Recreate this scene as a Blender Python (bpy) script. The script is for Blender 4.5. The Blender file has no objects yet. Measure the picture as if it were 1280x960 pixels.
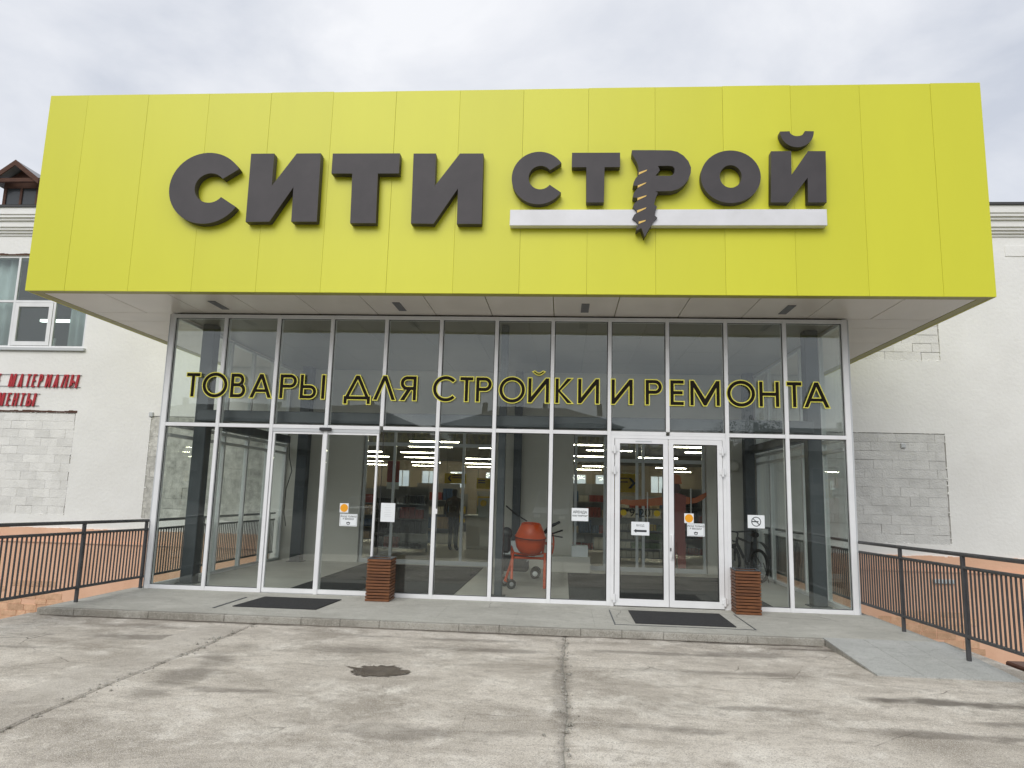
import bpy, bmesh, math, random
from mathutils import Vector, Matrix, noise
R = math.radians
random.seed(7)
sc = bpy.context.scene
C = sc.collection

# ------------------------------------------------------------------ camera
FPX, YAW, PITCH, ROLL = 900.186, -0.0739773, 0.1530332, 0.0271165
CAM = Vector((1.0978, -11.2989, 1.5996))
cam_d = bpy.data.cameras.new('camera'); cam = bpy.data.objects.new('camera', cam_d); C.objects.link(cam)
_f = Vector((math.sin(YAW)*math.cos(PITCH), math.cos(YAW)*math.cos(PITCH), math.sin(PITCH)))
_r = Vector((math.cos(YAW), -math.sin(YAW), 0)); _u = _r.cross(_f)
_c, _s = math.cos(ROLL), math.sin(ROLL)
_r, _u = _c*_r + _s*_u, -_s*_r + _c*_u
cam.matrix_world = Matrix(((_r.x, _u.x, -_f.x, CAM.x), (_r.y, _u.y, -_f.y, CAM.y), (_r.z, _u.z, -_f.z, CAM.z), (0, 0, 0, 1)))
cam_d.sensor_width = 36; cam_d.lens = FPX*36/1280; cam_d.clip_end = 2000; cam_d.clip_start = .05
sc.camera = cam

# ------------------------------------------------------------------ sky, sun, exposure
SUN_EL, SUN_AZ = R(36), R(196)         # azimuth clockwise from +Y: behind the camera, a little to its left
SUN_STRENGTH, SUN_ANGLE = 1.5, R(40)
w = bpy.data.worlds.new('World'); sc.world = w; w.use_nodes = True
nt = w.node_tree; nt.nodes.clear()
def wn(t, **k):
    n = nt.nodes.new(t)
    for a, b in k.items(): setattr(n, a, b)
    return n
sky = wn('ShaderNodeTexSky', sky_type='NISHITA', sun_disc=False, sun_elevation=SUN_EL, sun_rotation=SUN_AZ)
tc = wn('ShaderNodeTexCoord')
sep = wn('ShaderNodeSeparateXYZ'); nt.links.new(tc.outputs['Generated'], sep.inputs[0])
zp = wn('ShaderNodeMath', operation='ADD'); zp.inputs[1].default_value = .22
zm = wn('ShaderNodeMath', operation='ABSOLUTE'); nt.links.new(sep.outputs['Z'], zm.inputs[0]); nt.links.new(zm.outputs[0], zp.inputs[0])
dv = wn('ShaderNodeVectorMath', operation='DIVIDE'); cb = wn('ShaderNodeCombineXYZ')
for i in range(3): nt.links.new(zp.outputs[0], cb.inputs[i])
nt.links.new(tc.outputs['Generated'], dv.inputs[0]); nt.links.new(cb.outputs[0], dv.inputs[1])
n1 = wn('ShaderNodeTexNoise'); n1.inputs['Scale'].default_value = 1.7; n1.inputs['Detail'].default_value = 7; n1.inputs['Roughness'].default_value = .55; n1.inputs['Distortion'].default_value = .35
nt.links.new(dv.outputs[0], n1.inputs['Vector'])
rmp = wn('ShaderNodeValToRGB'); nt.links.new(n1.outputs['Fac'], rmp.inputs[0])
rmp.color_ramp.elements[0].position = .34; rmp.color_ramp.elements[0].color = (5.5, 5.85, 6.6, 1)
rmp.color_ramp.elements[1].position = .66; rmp.color_ramp.elements[1].color = (8.5, 8.6, 8.9, 1)
mx = wn('ShaderNodeMix', data_type='RGBA'); mx.inputs['Factor'].default_value = .94
nt.links.new(sky.outputs[0], mx.inputs['A']); nt.links.new(rmp.outputs[0], mx.inputs['B'])
bg = wn('ShaderNodeBackground'); bg.inputs['Strength'].default_value = .1
nt.links.new(mx.outputs['Result'], bg.inputs['Color'])
wo = wn('ShaderNodeOutputWorld'); nt.links.new(bg.outputs[0], wo.inputs[0])
sd = bpy.data.lights.new('sun', 'SUN'); sd.energy = SUN_STRENGTH; sd.angle = SUN_ANGLE; sd.color = (1, .975, .94)
so = bpy.data.objects.new('sun', sd); C.objects.link(so)
_sd = Vector((math.sin(SUN_AZ)*math.cos(SUN_EL), math.cos(SUN_AZ)*math.cos(SUN_EL), math.sin(SUN_EL)))
so.rotation_euler = _sd.to_track_quat('Z', 'Y').to_euler(); so.location = (0, -20, 30)
vs = sc.view_settings; vs.view_transform = 'Standard'; vs.look = 'None'; vs.gamma = 1; vs.exposure = 0.2; vs.use_curve_mapping = False
cy = sc.cycles
cy.use_denoising = True
try: cy.denoiser = 'OPENIMAGEDENOISE'
except Exception: pass
cy.max_bounces = 8; cy.diffuse_bounces = 4; cy.glossy_bounces = 4; cy.transparent_max_bounces = 40; cy.sample_clamp_indirect = 6

# ------------------------------------------------------------------ materials
MATS = {}
def mat(name, col, rough=.5, metal=0., col2=None, vscale=4., vdet=5, bump=0., bscale=60., rnd=0., spec=.5, stretch=(1, 1, 1), lo=.35, hi=.65, coord='Position'):
    m = bpy.data.materials.new(name); MATS[name] = m; m.use_nodes = True
    t = m.node_tree; N, L = t.nodes, t.links
    b = N['Principled BSDF']
    b.inputs['Roughness'].default_value = rough; b.inputs['Metallic'].default_value = metal
    b.inputs['Specular IOR Level'].default_value = spec
    b.inputs['Base Color'].default_value = (*col, 1)
    if coord == 'Position': src = N.new('ShaderNodeNewGeometry').outputs['Position']
    else: src = N.new('ShaderNodeTexCoord').outputs['Object']
    mp = N.new('ShaderNodeMapping'); mp.inputs['Scale'].default_value = stretch; L.new(src, mp.inputs['Vector'])
    out = None
    if col2:
        nz = N.new('ShaderNodeTexNoise'); nz.inputs['Scale'].default_value = vscale; nz.inputs['Detail'].default_value = vdet; nz.inputs['Roughness'].default_value = .6
        L.new(mp.outputs[0], nz.inputs['Vector'])
        r = N.new('ShaderNodeValToRGB'); r.color_ramp.elements[0].position = lo; r.color_ramp.elements[1].position = hi
        r.color_ramp.elements[0].color = (*col, 1); r.color_ramp.elements[1].color = (*col2, 1)
        L.new(nz.outputs['Fac'], r.inputs[0]); out = r.outputs[0]
        L.new(out, b.inputs['Base Color'])
    if rnd:
        oi = N.new('ShaderNodeObjectInfo'); mr = N.new('ShaderNodeMapRange'); L.new(oi.outputs['Random'], mr.inputs[0])
        mr.inputs[3].default_value = 1-rnd; mr.inputs[4].default_value = 1+rnd
        hsv = N.new('ShaderNodeHueSaturation'); L.new(mr.outputs[0], hsv.inputs['Value'])
        if out: L.new(out, hsv.inputs['Color'])
        else: hsv.inputs['Color'].default_value = (*col, 1)
        out = hsv.outputs[0]; L.new(out, b.inputs['Base Color'])
    if bump:
        nb = N.new('ShaderNodeTexNoise'); nb.inputs['Scale'].default_value = bscale; nb.inputs['Detail'].default_value = 6; L.new(mp.outputs[0], nb.inputs['Vector'])
        bp = N.new('ShaderNodeBump'); bp.inputs['Strength'].default_value = bump; bp.inputs['Distance'].default_value = .02
        L.new(nb.outputs['Fac'], bp.inputs['Height']); L.new(bp.outputs[0], b.inputs['Normal'])
    return m
def glassmat(name, tint=(.86, .9, .88), f0=.075, wav=.012):
    m = bpy.data.materials.new(name); MATS[name] = m; m.use_nodes = True
    t = m.node_tree; N, L = t.nodes, t.links; N.clear()
    o = N.new('ShaderNodeOutputMaterial'); mixs = N.new('ShaderNodeMixShader'); tr = N.new('ShaderNodeBsdfTransparent'); gl = N.new('ShaderNodeBsdfGlossy')
    tr.inputs[0].default_value = (*tint, 1); gl.inputs['Roughness'].default_value = 0; gl.inputs['Color'].default_value = (.97, 1, .99, 1)
    lw = N.new('ShaderNodeLayerWeight'); lw.inputs['Blend'].default_value = .5
    p = N.new('ShaderNodeMath'); p.operation = 'POWER'; p.inputs[1].default_value = 5; L.new(lw.outputs['Facing'], p.inputs[0])
    ml = N.new('ShaderNodeMath'); ml.operation = 'MULTIPLY_ADD'; ml.inputs[1].default_value = 1-f0; ml.inputs[2].default_value = f0; L.new(p.outputs[0], ml.inputs[0])
    L.new(ml.outputs[0], mixs.inputs[0]); L.new(tr.outputs[0], mixs.inputs[1]); L.new(gl.outputs[0], mixs.inputs[2])
    if wav:
        g = N.new('ShaderNodeNewGeometry'); nz = N.new('ShaderNodeTexNoise'); nz.inputs['Scale'].default_value = .9; nz.inputs['Detail'].default_value = 1; L.new(g.outputs['Position'], nz.inputs['Vector'])
        bp = N.new('ShaderNodeBump'); bp.inputs['Strength'].default_value = .25; bp.inputs['Distance'].default_value = wav; L.new(nz.outputs['Fac'], bp.inputs['Height']); L.new(bp.outputs[0], gl.inputs['Normal'])
    L.new(mixs.outputs[0], o.inputs[0]); return m
def filmmat(name, col, alpha):
    m = bpy.data.materials.new(name); MATS[name] = m; m.use_nodes = True
    b = m.node_tree.nodes['Principled BSDF']; b.inputs['Base Color'].default_value = (*col, 1); b.inputs['Roughness'].default_value = .6; b.inputs['Alpha'].default_value = alpha; return m
def emitmat(name, col, st):
    m = bpy.data.materials.new(name); MATS[name] = m; m.use_nodes = True
    b = m.node_tree.nodes['Principled BSDF']; b.inputs['Base Color'].default_value = (*col, 1); b.inputs['Emission Color'].default_value = (*col, 1); b.inputs['Emission Strength'].default_value = st
    return m

mat('yellow_panel', (.69, .685, .034), .40, col2=(.672, .666, .033), vscale=.8, rnd=.03, spec=.45, stretch=(2.2, 2.2, .5))
mat('yellow_trim', (.42, .40, .10), .45)
mat('soffit', (.80, .75, .69), .28, col2=(.75, .70, .645), vscale=1.2, rnd=.03, spec=.5)
mat('joint_dark', (.03, .03, .025), .8)
mat('sign_dark', (.062, .055, .058), .55, col2=(.05, .045, .048), vscale=3, spec=.4)
mat('sign_white', (.78, .78, .80), .4, col2=(.70, .70, .71), vscale=2)
mat('sign_gold', (.80, .52, .12), .4)
mat('alu_white', (.82, .825, .83), .38, col2=(.76, .765, .77), vscale=3, spec=.45)
mat('alu_grey', (.55, .57, .58), .4)
mat('gasket', (.012, .012, .012), .6)
mat('steel_dark', (.075, .085, .095), .5, col2=(.06, .068, .075), vscale=2)
mat('rail_paint', (.075, .074, .076), .45, col2=(.055, .055, .058), vscale=8)
mat('plaster_white', (.89, .885, .86), .9, col2=(.78, .77, .74), vscale=.7, vdet=11, bump=.4, bscale=14, lo=.3, hi=.75)
mat('ceiling_panel', (.27, .26, .225), .35, rnd=.04)  # beige panels darkened: the vestibule's shade is put into the colour
mat('plaster_inner', (.68, .66, .60), .85, col2=(.62, .60, .545), vscale=.8, bump=.1, bscale=20)
mat('block_grey', (.74, .735, .71), .95, col2=(.57, .565, .545), vscale=3.5, vdet=9, bump=.7, bscale=30, rnd=.05, lo=.3, hi=.75)
mat('block_white', (.84, .83, .80), .95, col2=(.68, .67, .64), vscale=3, vdet=9, bump=.6, bscale=30, rnd=.06, lo=.35, hi=.8)
mat('block_raw', (.70, .69, .64), .95, col2=(.40, .395, .365), vscale=8, vdet=10, bump=.8, bscale=45, rnd=.09, lo=.35, hi=.7)
mat('mortar_pale', (.66, .65, .62), .95, col2=(.45, .44, .42), vscale=7, vdet=8, bump=.5, lo=.45, hi=.75)
mat('mortar', (.36, .345, .32), .95, col2=(.2, .19, .17), vscale=9, bump=.5)
mat('salmon', (.84, .53, .37), .9, col2=(.75, .45, .30), vscale=1.4, vdet=7, bump=.25, bscale=25)
mat('salmon_stone', (.78, .49, .32), .95, col2=(.60, .37, .23), vscale=7, vdet=8, bump=.8, bscale=35, rnd=.15)
mat('brown_roof', (.13, .055, .035), .55, col2=(.09, .04, .028), vscale=6)
mat('old_wood', (.07, .032, .022), .85, col2=(.11, .05, .03), vscale=5, stretch=(1, 1, 6), bump=.3)
mat('roof_edge', (.05, .05, .052), .6)
mat('roof_sheet', (.32, .32, .33), .5, col2=(.24, .24, .25), vscale=2)
mat('curtain', (.80, .82, .80), .9, col2=(.72, .74, .73), vscale=3)
mat('letter_red', (.47, .018, .028), .5, col2=(.38, .016, .024), vscale=6)
mat('letter_black', (.014, .011, .008), .75, spec=.15)
mat('letter_yellow', (.86, .80, .14), .6, spec=.2)
mat('mat_rubber', (.024, .024, .025), .9, col2=(.04, .04, .041), vscale=40, bump=.6, bscale=160)
mat('bin_wood', (.185, .070, .022), .5, col2=(.115, .040, .014), vscale=10, stretch=(1, 1, 5), rnd=.22, bump=.2, bscale=80)
mat('bin_inner', (.02, .018, .016), .8)
mat('paper', (.80, .83, .84), .7)
mat('ink', (.02, .025, .03), .6)
mat('orange_dot', (.86, .36, .006), .5)
mat('mixer_orange', (.60, .085, .018), .42, col2=(.48, .065, .014), vscale=5, spec=.5)
mat('rubber', (.018, .018, .018), .75)
mat('black_plastic', (.022, .022, .024), .45)
mat('metal_grey', (.36, .36, .37), .4, metal=.6)
mat('bike_black', (.016, .016, .017), .35)
mat('bike_lime', (.35, .5, .03), .4)
mat('floor_tile', (.50, .485, .44), .42, col2=(.44, .425, .385), vscale=2.2, vdet=6, spec=.45)
mat('shop_floor', (.52, .50, .45), .35, col2=(.46, .44, .40), vscale=1.2)
mat('shop_wall', (.42, .36, .29), .9)
mat('shop_ceiling', (.17, .17, .165), .9, col2=(.13, .13, .125), vscale=1.2)
mat('shelf_metal', (.30, .30, .30), .5)
mat('goods_black', (.025, .025, .027), .5); mat('goods_red', (.30, .05, .03), .5); mat('goods_blue', (.05, .10, .20), .5); mat('goods_tan', (.42, .31, .19), .6); mat('goods_cream', (.62, .58, .50), .6); mat('goods_green', (.10, .18, .07), .5); mat('goods_yellow', (.60, .42, .04), .5)
mat('goods_pale', (.55, .53, .48), .6)
mat('sign_yellow', (.80, .56, .03), .6)
mat('jacket', (.085, .055, .032), .9); mat('trousers', (.02, .02, .024), .9); mat('skin', (.45, .28, .20), .6); mat('hair', (.018, .014, .012), .7)
filmmat('film_orange', (.66, .22, .10), .62); filmmat('film_red', (.46, .17, .15), .55); mat('film_dark', (.12, .07, .06), .6); mat('poster_red', (.34, .06, .05), .6)
mat('apartment', (.10, .098, .09), .9, col2=(.085, .082, .075), vscale=.5)
mat('apartment_dark', (.09, .09, .088), .9); mat('apartment_trim', (.17, .17, .165), .8)
mat('dark_window', (.05, .055, .06), .15)
mat('bark', (.06, .05, .04), .9); mat('leaf', (.055, .075, .03), .8, rnd=.2)
mat('car_white', (.74, .75, .76), .25); mat('car_grey', (.12, .13, .15), .25); mat('car_glass', (.02, .022, .025), .08)
mat('asphalt', (.075, .073, .07), .95, col2=(.055, .054, .05), vscale=1.5, vdet=8, bump=.3)
mat('grass_soil', (.16, .15, .10), .95, col2=(.09, .10, .05), vscale=.8, vdet=8)
mat('led_grey', (.16, .16, .17), .4)
emitmat('tube_light', (1, .90, .68), 34)
emitmat('tube_light_upstairs', (.9, 1, .92), 3)
glassmat('glass_front', f0=.068, tint=(.965, .985, .97))
glassmat('glass_side', f0=.045, tint=(.96, .98, .965), wav=0)
glassmat('glass_window', f0=.09, tint=(.80, .85, .84))

def concrete(name, base, dark, pale, stains_and_shade=(), streak=1.0, bump=.55):
    m = bpy.data.materials.new(name); MATS[name] = m; m.use_nodes = True
    t = m.node_tree; N, L = t.nodes, t.links; b = N['Principled BSDF']; b.inputs['Roughness'].default_value = .92; b.inputs['Specular IOR Level'].default_value = .3
    pos = N.new('ShaderNodeNewGeometry').outputs['Position']
    def nz(scale, det=6, st=(1, 1, 1), dist=0, ro=.6):
        mp = N.new('ShaderNodeMapping'); mp.inputs['Scale'].default_value = st; L.new(pos, mp.inputs['Vector'])
        n = N.new('ShaderNodeTexNoise'); n.inputs['Scale'].default_value = scale; n.inputs['Detail'].default_value = det; n.inputs['Distortion'].default_value = dist; n.inputs['Roughness'].default_value = ro
        L.new(mp.outputs[0], n.inputs['Vector']); return n.outputs['Fac']
    def ramp(s, p0, p1, a=0., c=1.):
        r = N.new('ShaderNodeMapRange'); r.inputs[1].default_value = p0; r.inputs[2].default_value = p1; r.inputs[3].default_value = a; r.inputs[4].default_value = c; L.new(s, r.inputs[0]); return r.outputs[0]
    def mix(fac, a, c):
        x = N.new('ShaderNodeMix'); x.data_type = 'RGBA'
        if isinstance(fac, float): x.inputs['Factor'].default_value = fac
        else: L.new(fac, x.inputs['Factor'])
        for k, v in (('A', a), ('B', c)):
            if isinstance(v, tuple): x.inputs[k].default_value = (*v, 1)
            else: L.new(v, x.inputs[k])
        return x.outputs['Result']
    def mth(op, a, c):
        x = N.new('ShaderNodeMath'); x.operation = op
        for i, v in enumerate((a, c)):
            if isinstance(v, (int, float)): x.inputs[i].default_value = v
            else: L.new(v, x.inputs[i])
        return x.outputs[0]
    c = mix(ramp(nz(.9, 13, (.75, 1.2, 1), .5, .70), .43, .62), base, dark)
    c = mix(mth('MULTIPLY', ramp(nz(2.4, 13, (.45, 1.5, 1), .8, .74), .51, .66), .85), c, dark)
    c = mix(mth('MULTIPLY', ramp(nz(1.7, 13, (1, 1, 1), .3, .76), .50, .66), .85), c, pale)
    c = mix(mth('MULTIPLY', ramp(nz(9, 7, (1, 1, 1)), .54, .70), .45), c, tuple(v*.62 for v in dark))
    c = mix(mth('MULTIPLY', ramp(nz(75, 6, ro=.7), .50, .62), .62), c, tuple(v*.55 for v in dark))
    c = mix(mth('MULTIPLY', ramp(nz(130, 4, ro=.7), .52, .64), .7), c, tuple(min(1, v*1.25) for v in pale))
    vor = N.new('ShaderNodeTexVoronoi'); vor.inputs['Scale'].default_value = 9.; L.new(pos, vor.inputs['Vector'])
    pit = mth('MULTIPLY', ramp(vor.outputs['Distance'], .04, .0), ramp(nz(.9, 3), .5, .6))
    c = mix(mth('MULTIPLY', pit, .7), c, tuple(v*.35 for v in dark))
    wv = N.new('ShaderNodeVectorMath'); wv.operation = 'MULTIPLY_ADD'
    nn = N.new('ShaderNodeTexNoise'); nn.inputs['Scale'].default_value = 1.3; nn.inputs['Detail'].default_value = 6; L.new(pos, nn.inputs['Vector'])
    L.new(nn.outputs['Color'], wv.inputs[0]); wv.inputs[1].default_value = (.35, .35, 0); L.new(pos, wv.inputs[2])
    v2 = N.new('ShaderNodeTexVoronoi'); v2.feature = 'DISTANCE_TO_EDGE'; v2.inputs['Scale'].default_value = .75; L.new(wv.outputs[0], v2.inputs['Vector'])
    crk = mth('MULTIPLY', ramp(v2.outputs['Distance'], .006, .001), ramp(nz(.7, 4), .56, .62))
    c = mix(mth('MULTIPLY', crk, .75), c, tuple(v*.4 for v in dark))
    for (x, y, rx, ry, am) in stains_and_shade:
        mp = N.new('ShaderNodeMapping'); mp.inputs['Location'].default_value = (-x/rx, -y/ry, 0); mp.inputs['Scale'].default_value = (1/rx, 1/ry, 0); L.new(pos, mp.inputs['Vector'])
        ln = N.new('ShaderNodeVectorMath'); ln.operation = 'LENGTH'; L.new(mp.outputs[0], ln.inputs[0])
        d = mth('ADD', ln.outputs['Value'], mth('MULTIPLY', mth('SUBTRACT', nz(2.8, 9, (.8, 1.2, 1)), .5), 3.0))
        c = mix(mth('MULTIPLY', ramp(d, 1.0, .35), am), c, tuple(v*.42 for v in dark))
    L.new(c, b.inputs['Base Color'])
    h = mth('ADD', mth('MULTIPLY', nz(90, 5), .6), mth('MULTIPLY', nz(6, 6, (.6, 1.3, 1)), .8))
    bp = N.new('ShaderNodeBump'); bp.inputs['Strength'].default_value = bump; bp.inputs['Distance'].default_value = .012; L.new(h, bp.inputs['Height']); L.new(bp.outputs[0], b.inputs['Normal'])
    return m
concrete('yard_concrete', (.635, .580, .505), (.338, .297, .248), (.815, .768, .688),
         stains_and_shade=[(4.5, -4.45, .95, .16, .85), (3.2, -2.75, .75, .22, .55), (-1.05, -3.35, .6, .22, .5), (-3.6, -3.2, .9, .22, .55), (-3.9, -2.6, .8, .15, .4), (2.0, -5.55, .6, .12, .6),
                 (.3, -3.1, .9, .15, .5), (2.2, -2.9, .8, .1, .5), (4.0, -5.4, .8, .12, .6), (0.1, -5.9, .9, .18, .45), (3.9, -2.35, .7, .12, .8), (1.12, -4.2, .10, 2.2, .4), (-2.3, -4.6, .25, 1.2, .5), (-4.9, -3.9, .9, .1, .5), (-3.6, -2.16, 2.0, .05, .8), (.4, -2.16, 1.8, .05, .75), (3.2, -2.17, 1.2, .06, .8), (2.9, -3.7, 1.1, .13, .5), (-.2, -2.6, 1.4, .10, .45), (2.6, -4.9, .9, .10, .5), (-1.6, -5.1, .7, .12, .5), (4.9, -5.0, .9, .10, .6)])  # thin marks along the kerb foot paint contact shade and dirt
concrete('strip_concrete', (.56, .517, .453), (.40, .36, .308), (.67, .625, .555))
concrete('platform_concrete', (.49, .48, .425), (.395, .385, .34), (.57, .56, .505), bump=.25)
concrete('ramp_concrete', (.47, .475, .45), (.41, .415, .39), (.53, .53, .505), bump=.2)
concrete('kerb_concrete', (.37, .355, .31), (.24, .225, .19), (.45, .435, .39), bump=.4)
mat('kerb_shade_dirt', (.16, .135, .105), .95, col2=(.30, .265, .22), vscale=6, vdet=9, bump=.5)  # dark tones put contact shade and dirt into the strip's colour
mat('wet', (.075, .058, .044), .5, col2=(.13, .105, .082), vscale=9, vdet=6, bump=.3, bscale=40, spec=.5)

# ------------------------------------------------------------------ mesh helpers
class MB:
    def __init__(s): s.v = []; s.f = []; s.m = []; s.sm = []
    def add(s, vs, fs, mi=0, smooth=False):
        o = len(s.v); s.v += [tuple(v) for v in vs]; s.f += [tuple(i+o for i in f) for f in fs]; s.m += [mi]*len(fs); s.sm += [smooth]*len(fs); return s
    def box(s, x0, x1, y0, y1, z0, z1, mi=0):
        return s.add([(x0, y0, z0), (x1, y0, z0), (x1, y1, z0), (x0, y1, z0), (x0, y0, z1), (x1, y0, z1), (x1, y1, z1), (x0, y1, z1)],
                     [(0, 3, 2, 1), (4, 5, 6, 7), (0, 1, 5, 4), (1, 2, 6, 5), (2, 3, 7, 6), (3, 0, 4, 7)], mi)
    def cbox(s, x0, x1, y0, y1, z0, z1, c=.004, mi=0):
        bm = bmesh.new(); bmesh.ops.create_cube(bm, size=1)
        for v in bm.verts: v.co = Vector(((x0+x1)/2+v.co.x*(x1-x0), (y0+y1)/2+v.co.y*(y1-y0), (z0+z1)/2+v.co.z*(z1-z0)))
        bmesh.ops.bevel(bm, geom=bm.edges[:], offset=c, segments=1, affect='EDGES'); return s.bm(bm, mi)
    def bm(s, bm, mi=0, smooth=False):
        bm.verts.index_update(); s.add([v.co for v in bm.verts], [[v.index for v in f.verts] for f in bm.faces], mi, smooth); bm.free(); return s
    def tube(s, pts, r, n=8, mi=0, cap=True, smooth=True):
        pts = [Vector(p) for p in pts]; rs = r if isinstance(r, (list, tuple)) else [r]*len(pts)
        vs, fs = [], []; up = None
        for i, p in enumerate(pts):
            d = (pts[min(i+1, len(pts)-1)]-pts[max(i-1, 0)]).normalized()
            if up is None: up = d.orthogonal().normalized()
            up = (up - d*up.dot(d)); up = up.normalized() if up.length > 1e-6 else d.orthogonal().normalized()
            sd = d.cross(up)
            for k in range(n):
                a = 2*math.pi*k/n; vs.append(p+(up*math.cos(a)+sd*math.sin(a))*rs[i])
        for i in range(len(pts)-1):
            for k in range(n): fs.append((i*n+k, i*n+(k+1) % n, (i+1)*n+(k+1) % n, (i+1)*n+k))
        s.add(vs, fs, mi, smooth)
        if cap: s.add(vs[:n], [tuple(range(n-1, -1, -1))], mi); s.add(vs[-n:], [tuple(range(n))], mi)
        return s
    def bar(s, a, b, wx, wz, mi=0):   # square bar between points
        a, b = Vector(a), Vector(b); d = (b-a).normalized(); u = Vector((0, 0, 1)) if abs(d.z) < .9 else Vector((1, 0, 0))
        sx = d.cross(u).normalized(); uz = sx.cross(d)
        vs = [p+sx*wx/2*i+uz*wz/2*j for p in (a, b) for i, j in ((-1, -1), (1, -1), (1, 1), (-1, 1))]
        return s.add(vs, [(0, 1, 2, 3), (7, 6, 5, 4), (0, 4, 5, 1), (1, 5, 6, 2), (2, 6, 7, 3), (3, 7, 4, 0)], mi)
    def torus(s, c, ax, R0, r, n=28, k=8, mi=0, a0=0, a1=360):
        c, ax = Vector(c), Vector(ax).normalized(); u = ax.orthogonal().normalized()
        if abs(ax.z) < .99: u = (Vector((0, 0, 1))-ax*ax.z).normalized()
        v = ax.cross(u); full = a1-a0 >= 360; vs, fs = [], []; M = n if full else n+1
        for i in range(M):
            a = R(a0+(a1-a0)*i/n); dr = u*math.cos(a)+v*math.sin(a)
            for j in range(k):
                b = 2*math.pi*j/k; vs.append(c+dr*(R0+r*math.cos(b))+ax*r*math.sin(b))
        for i in range(n if full else n):
            i2 = (i+1) % M
            if not full and i+1 >= M: break
            for j in range(k): fs.append((i*k+j, i*k+(j+1) % k, i2*k+(j+1) % k, i2*k+j))
        return s.add(vs, fs, mi, True)
    def lathe(s, prof, c=(0, 0, 0), ax=(0, 0, 1), n=24, mi=0, smooth=True):
        c, ax = Vector(c), Vector(ax).normalized(); u = ax.orthogonal().normalized(); v = ax.cross(u); vs, fs = [], []
        for r, z in prof:
            for k in range(n): a = 2*math.pi*k/n; vs.append(c+ax*z+(u*math.cos(a)+v*math.sin(a))*r)
        for i in range(len(prof)-1):
            for k in range(n): fs.append((i*n+k, i*n+(k+1) % n, (i+1)*n+(k+1) % n, (i+1)*n+k))
        return s.add(vs, fs, mi, smooth)
    def mesh(s, name, mats):
        me = bpy.data.meshes.new(name); me.from_pydata(s.v, [], s.f)
        for m in (mats if isinstance(mats, (list, tuple)) else [mats]): me.materials.append(MATS[m])
        me.polygons.foreach_set('material_index', s.m); me.polygons.foreach_set('use_smooth', s.sm); me.update(); return me
    def build(s, name, mats, parent=None, loc=None):
        return link(name, s.mesh(name, mats), parent, loc)
def link(name, me, parent=None, loc=None, rot=None):
    o = bpy.data.objects.new(name, me); C.objects.link(o)
    if parent: o.parent = parent
    if loc is not None: o.location = loc
    if rot is not None: o.rotation_euler = rot
    return o
def box(name, mats, parent, *b, c=0): return (MB().cbox(*b, c=c) if c else MB().box(*b)).build(name, mats, parent)
def tag(o, label=None, cat=None, group=None, kind=None):
    if label: o['label'] = label
    if cat: o['category'] = cat
    if group: o['group'] = group
    if kind: o['kind'] = kind
    return o
def thing(name, label, cat, loc=(0, 0, 0), group=None, rz=0):
    o = bpy.data.objects.new(name, None); C.objects.link(o); o.location = loc; o.rotation_euler = (0, 0, rz); o.empty_display_size = .1
    return tag(o, label, cat, group)
def struct(o): o['kind'] = 'structure'; return o
def copy_tree(o, parent=None):
    c = o.copy(); C.objects.link(c); c.parent = parent
    for ch in list(o.children): copy_tree(ch, c)
    return c
def shape(contours, depth, offset=0.):     # flat outline with holes -> solid mesh in XZ, front towards -Y
    cu = bpy.data.curves.new('outline', 'CURVE'); cu.dimensions = '2D'; cu.fill_mode = 'BOTH'; cu.extrude = depth/2; cu.offset = offset
    for c in contours:
        sp = cu.splines.new('POLY'); sp.points.add(len(c)-1); sp.use_cyclic_u = True
        for p, (x, y) in zip(sp.points, c): p.co = (x, y, 0, 1)
    return curve_mesh(cu)
def curve_mesh(cu):
    o = bpy.data.objects.new('outline', cu); C.objects.link(o)
    dg = bpy.context.evaluated_depsgraph_get(); me = bpy.data.meshes.new_from_object(o.evaluated_get(dg))
    bpy.data.objects.remove(o); bpy.data.curves.remove(cu)
    me.transform(Matrix.Rotation(R(90), 4, 'X')); return me
def shape_obj(name, m, parent, contours, depth, y_front, x=0, z=0, offset=0.):
    me = shape(contours, depth, offset); me.name = name; me.materials.clear(); me.materials.append(MATS[m])
    return link(name, me, parent, (x, y_front+depth/2, z))
def text_obj(name, m, parent, s, size, x, y, z, align='CENTER', bold=0.):
    cu = bpy.data.curves.new('text', 'FONT'); cu.body = s; cu.size = size; cu.align_x = align; cu.align_y = 'CENTER'; cu.extrude = .0004; cu.offset = bold
    me = curve_mesh(cu); me.name = name; me.materials.clear(); me.materials.append(MATS[m])
    return link(name, me, parent, (x, y, z))

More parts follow.
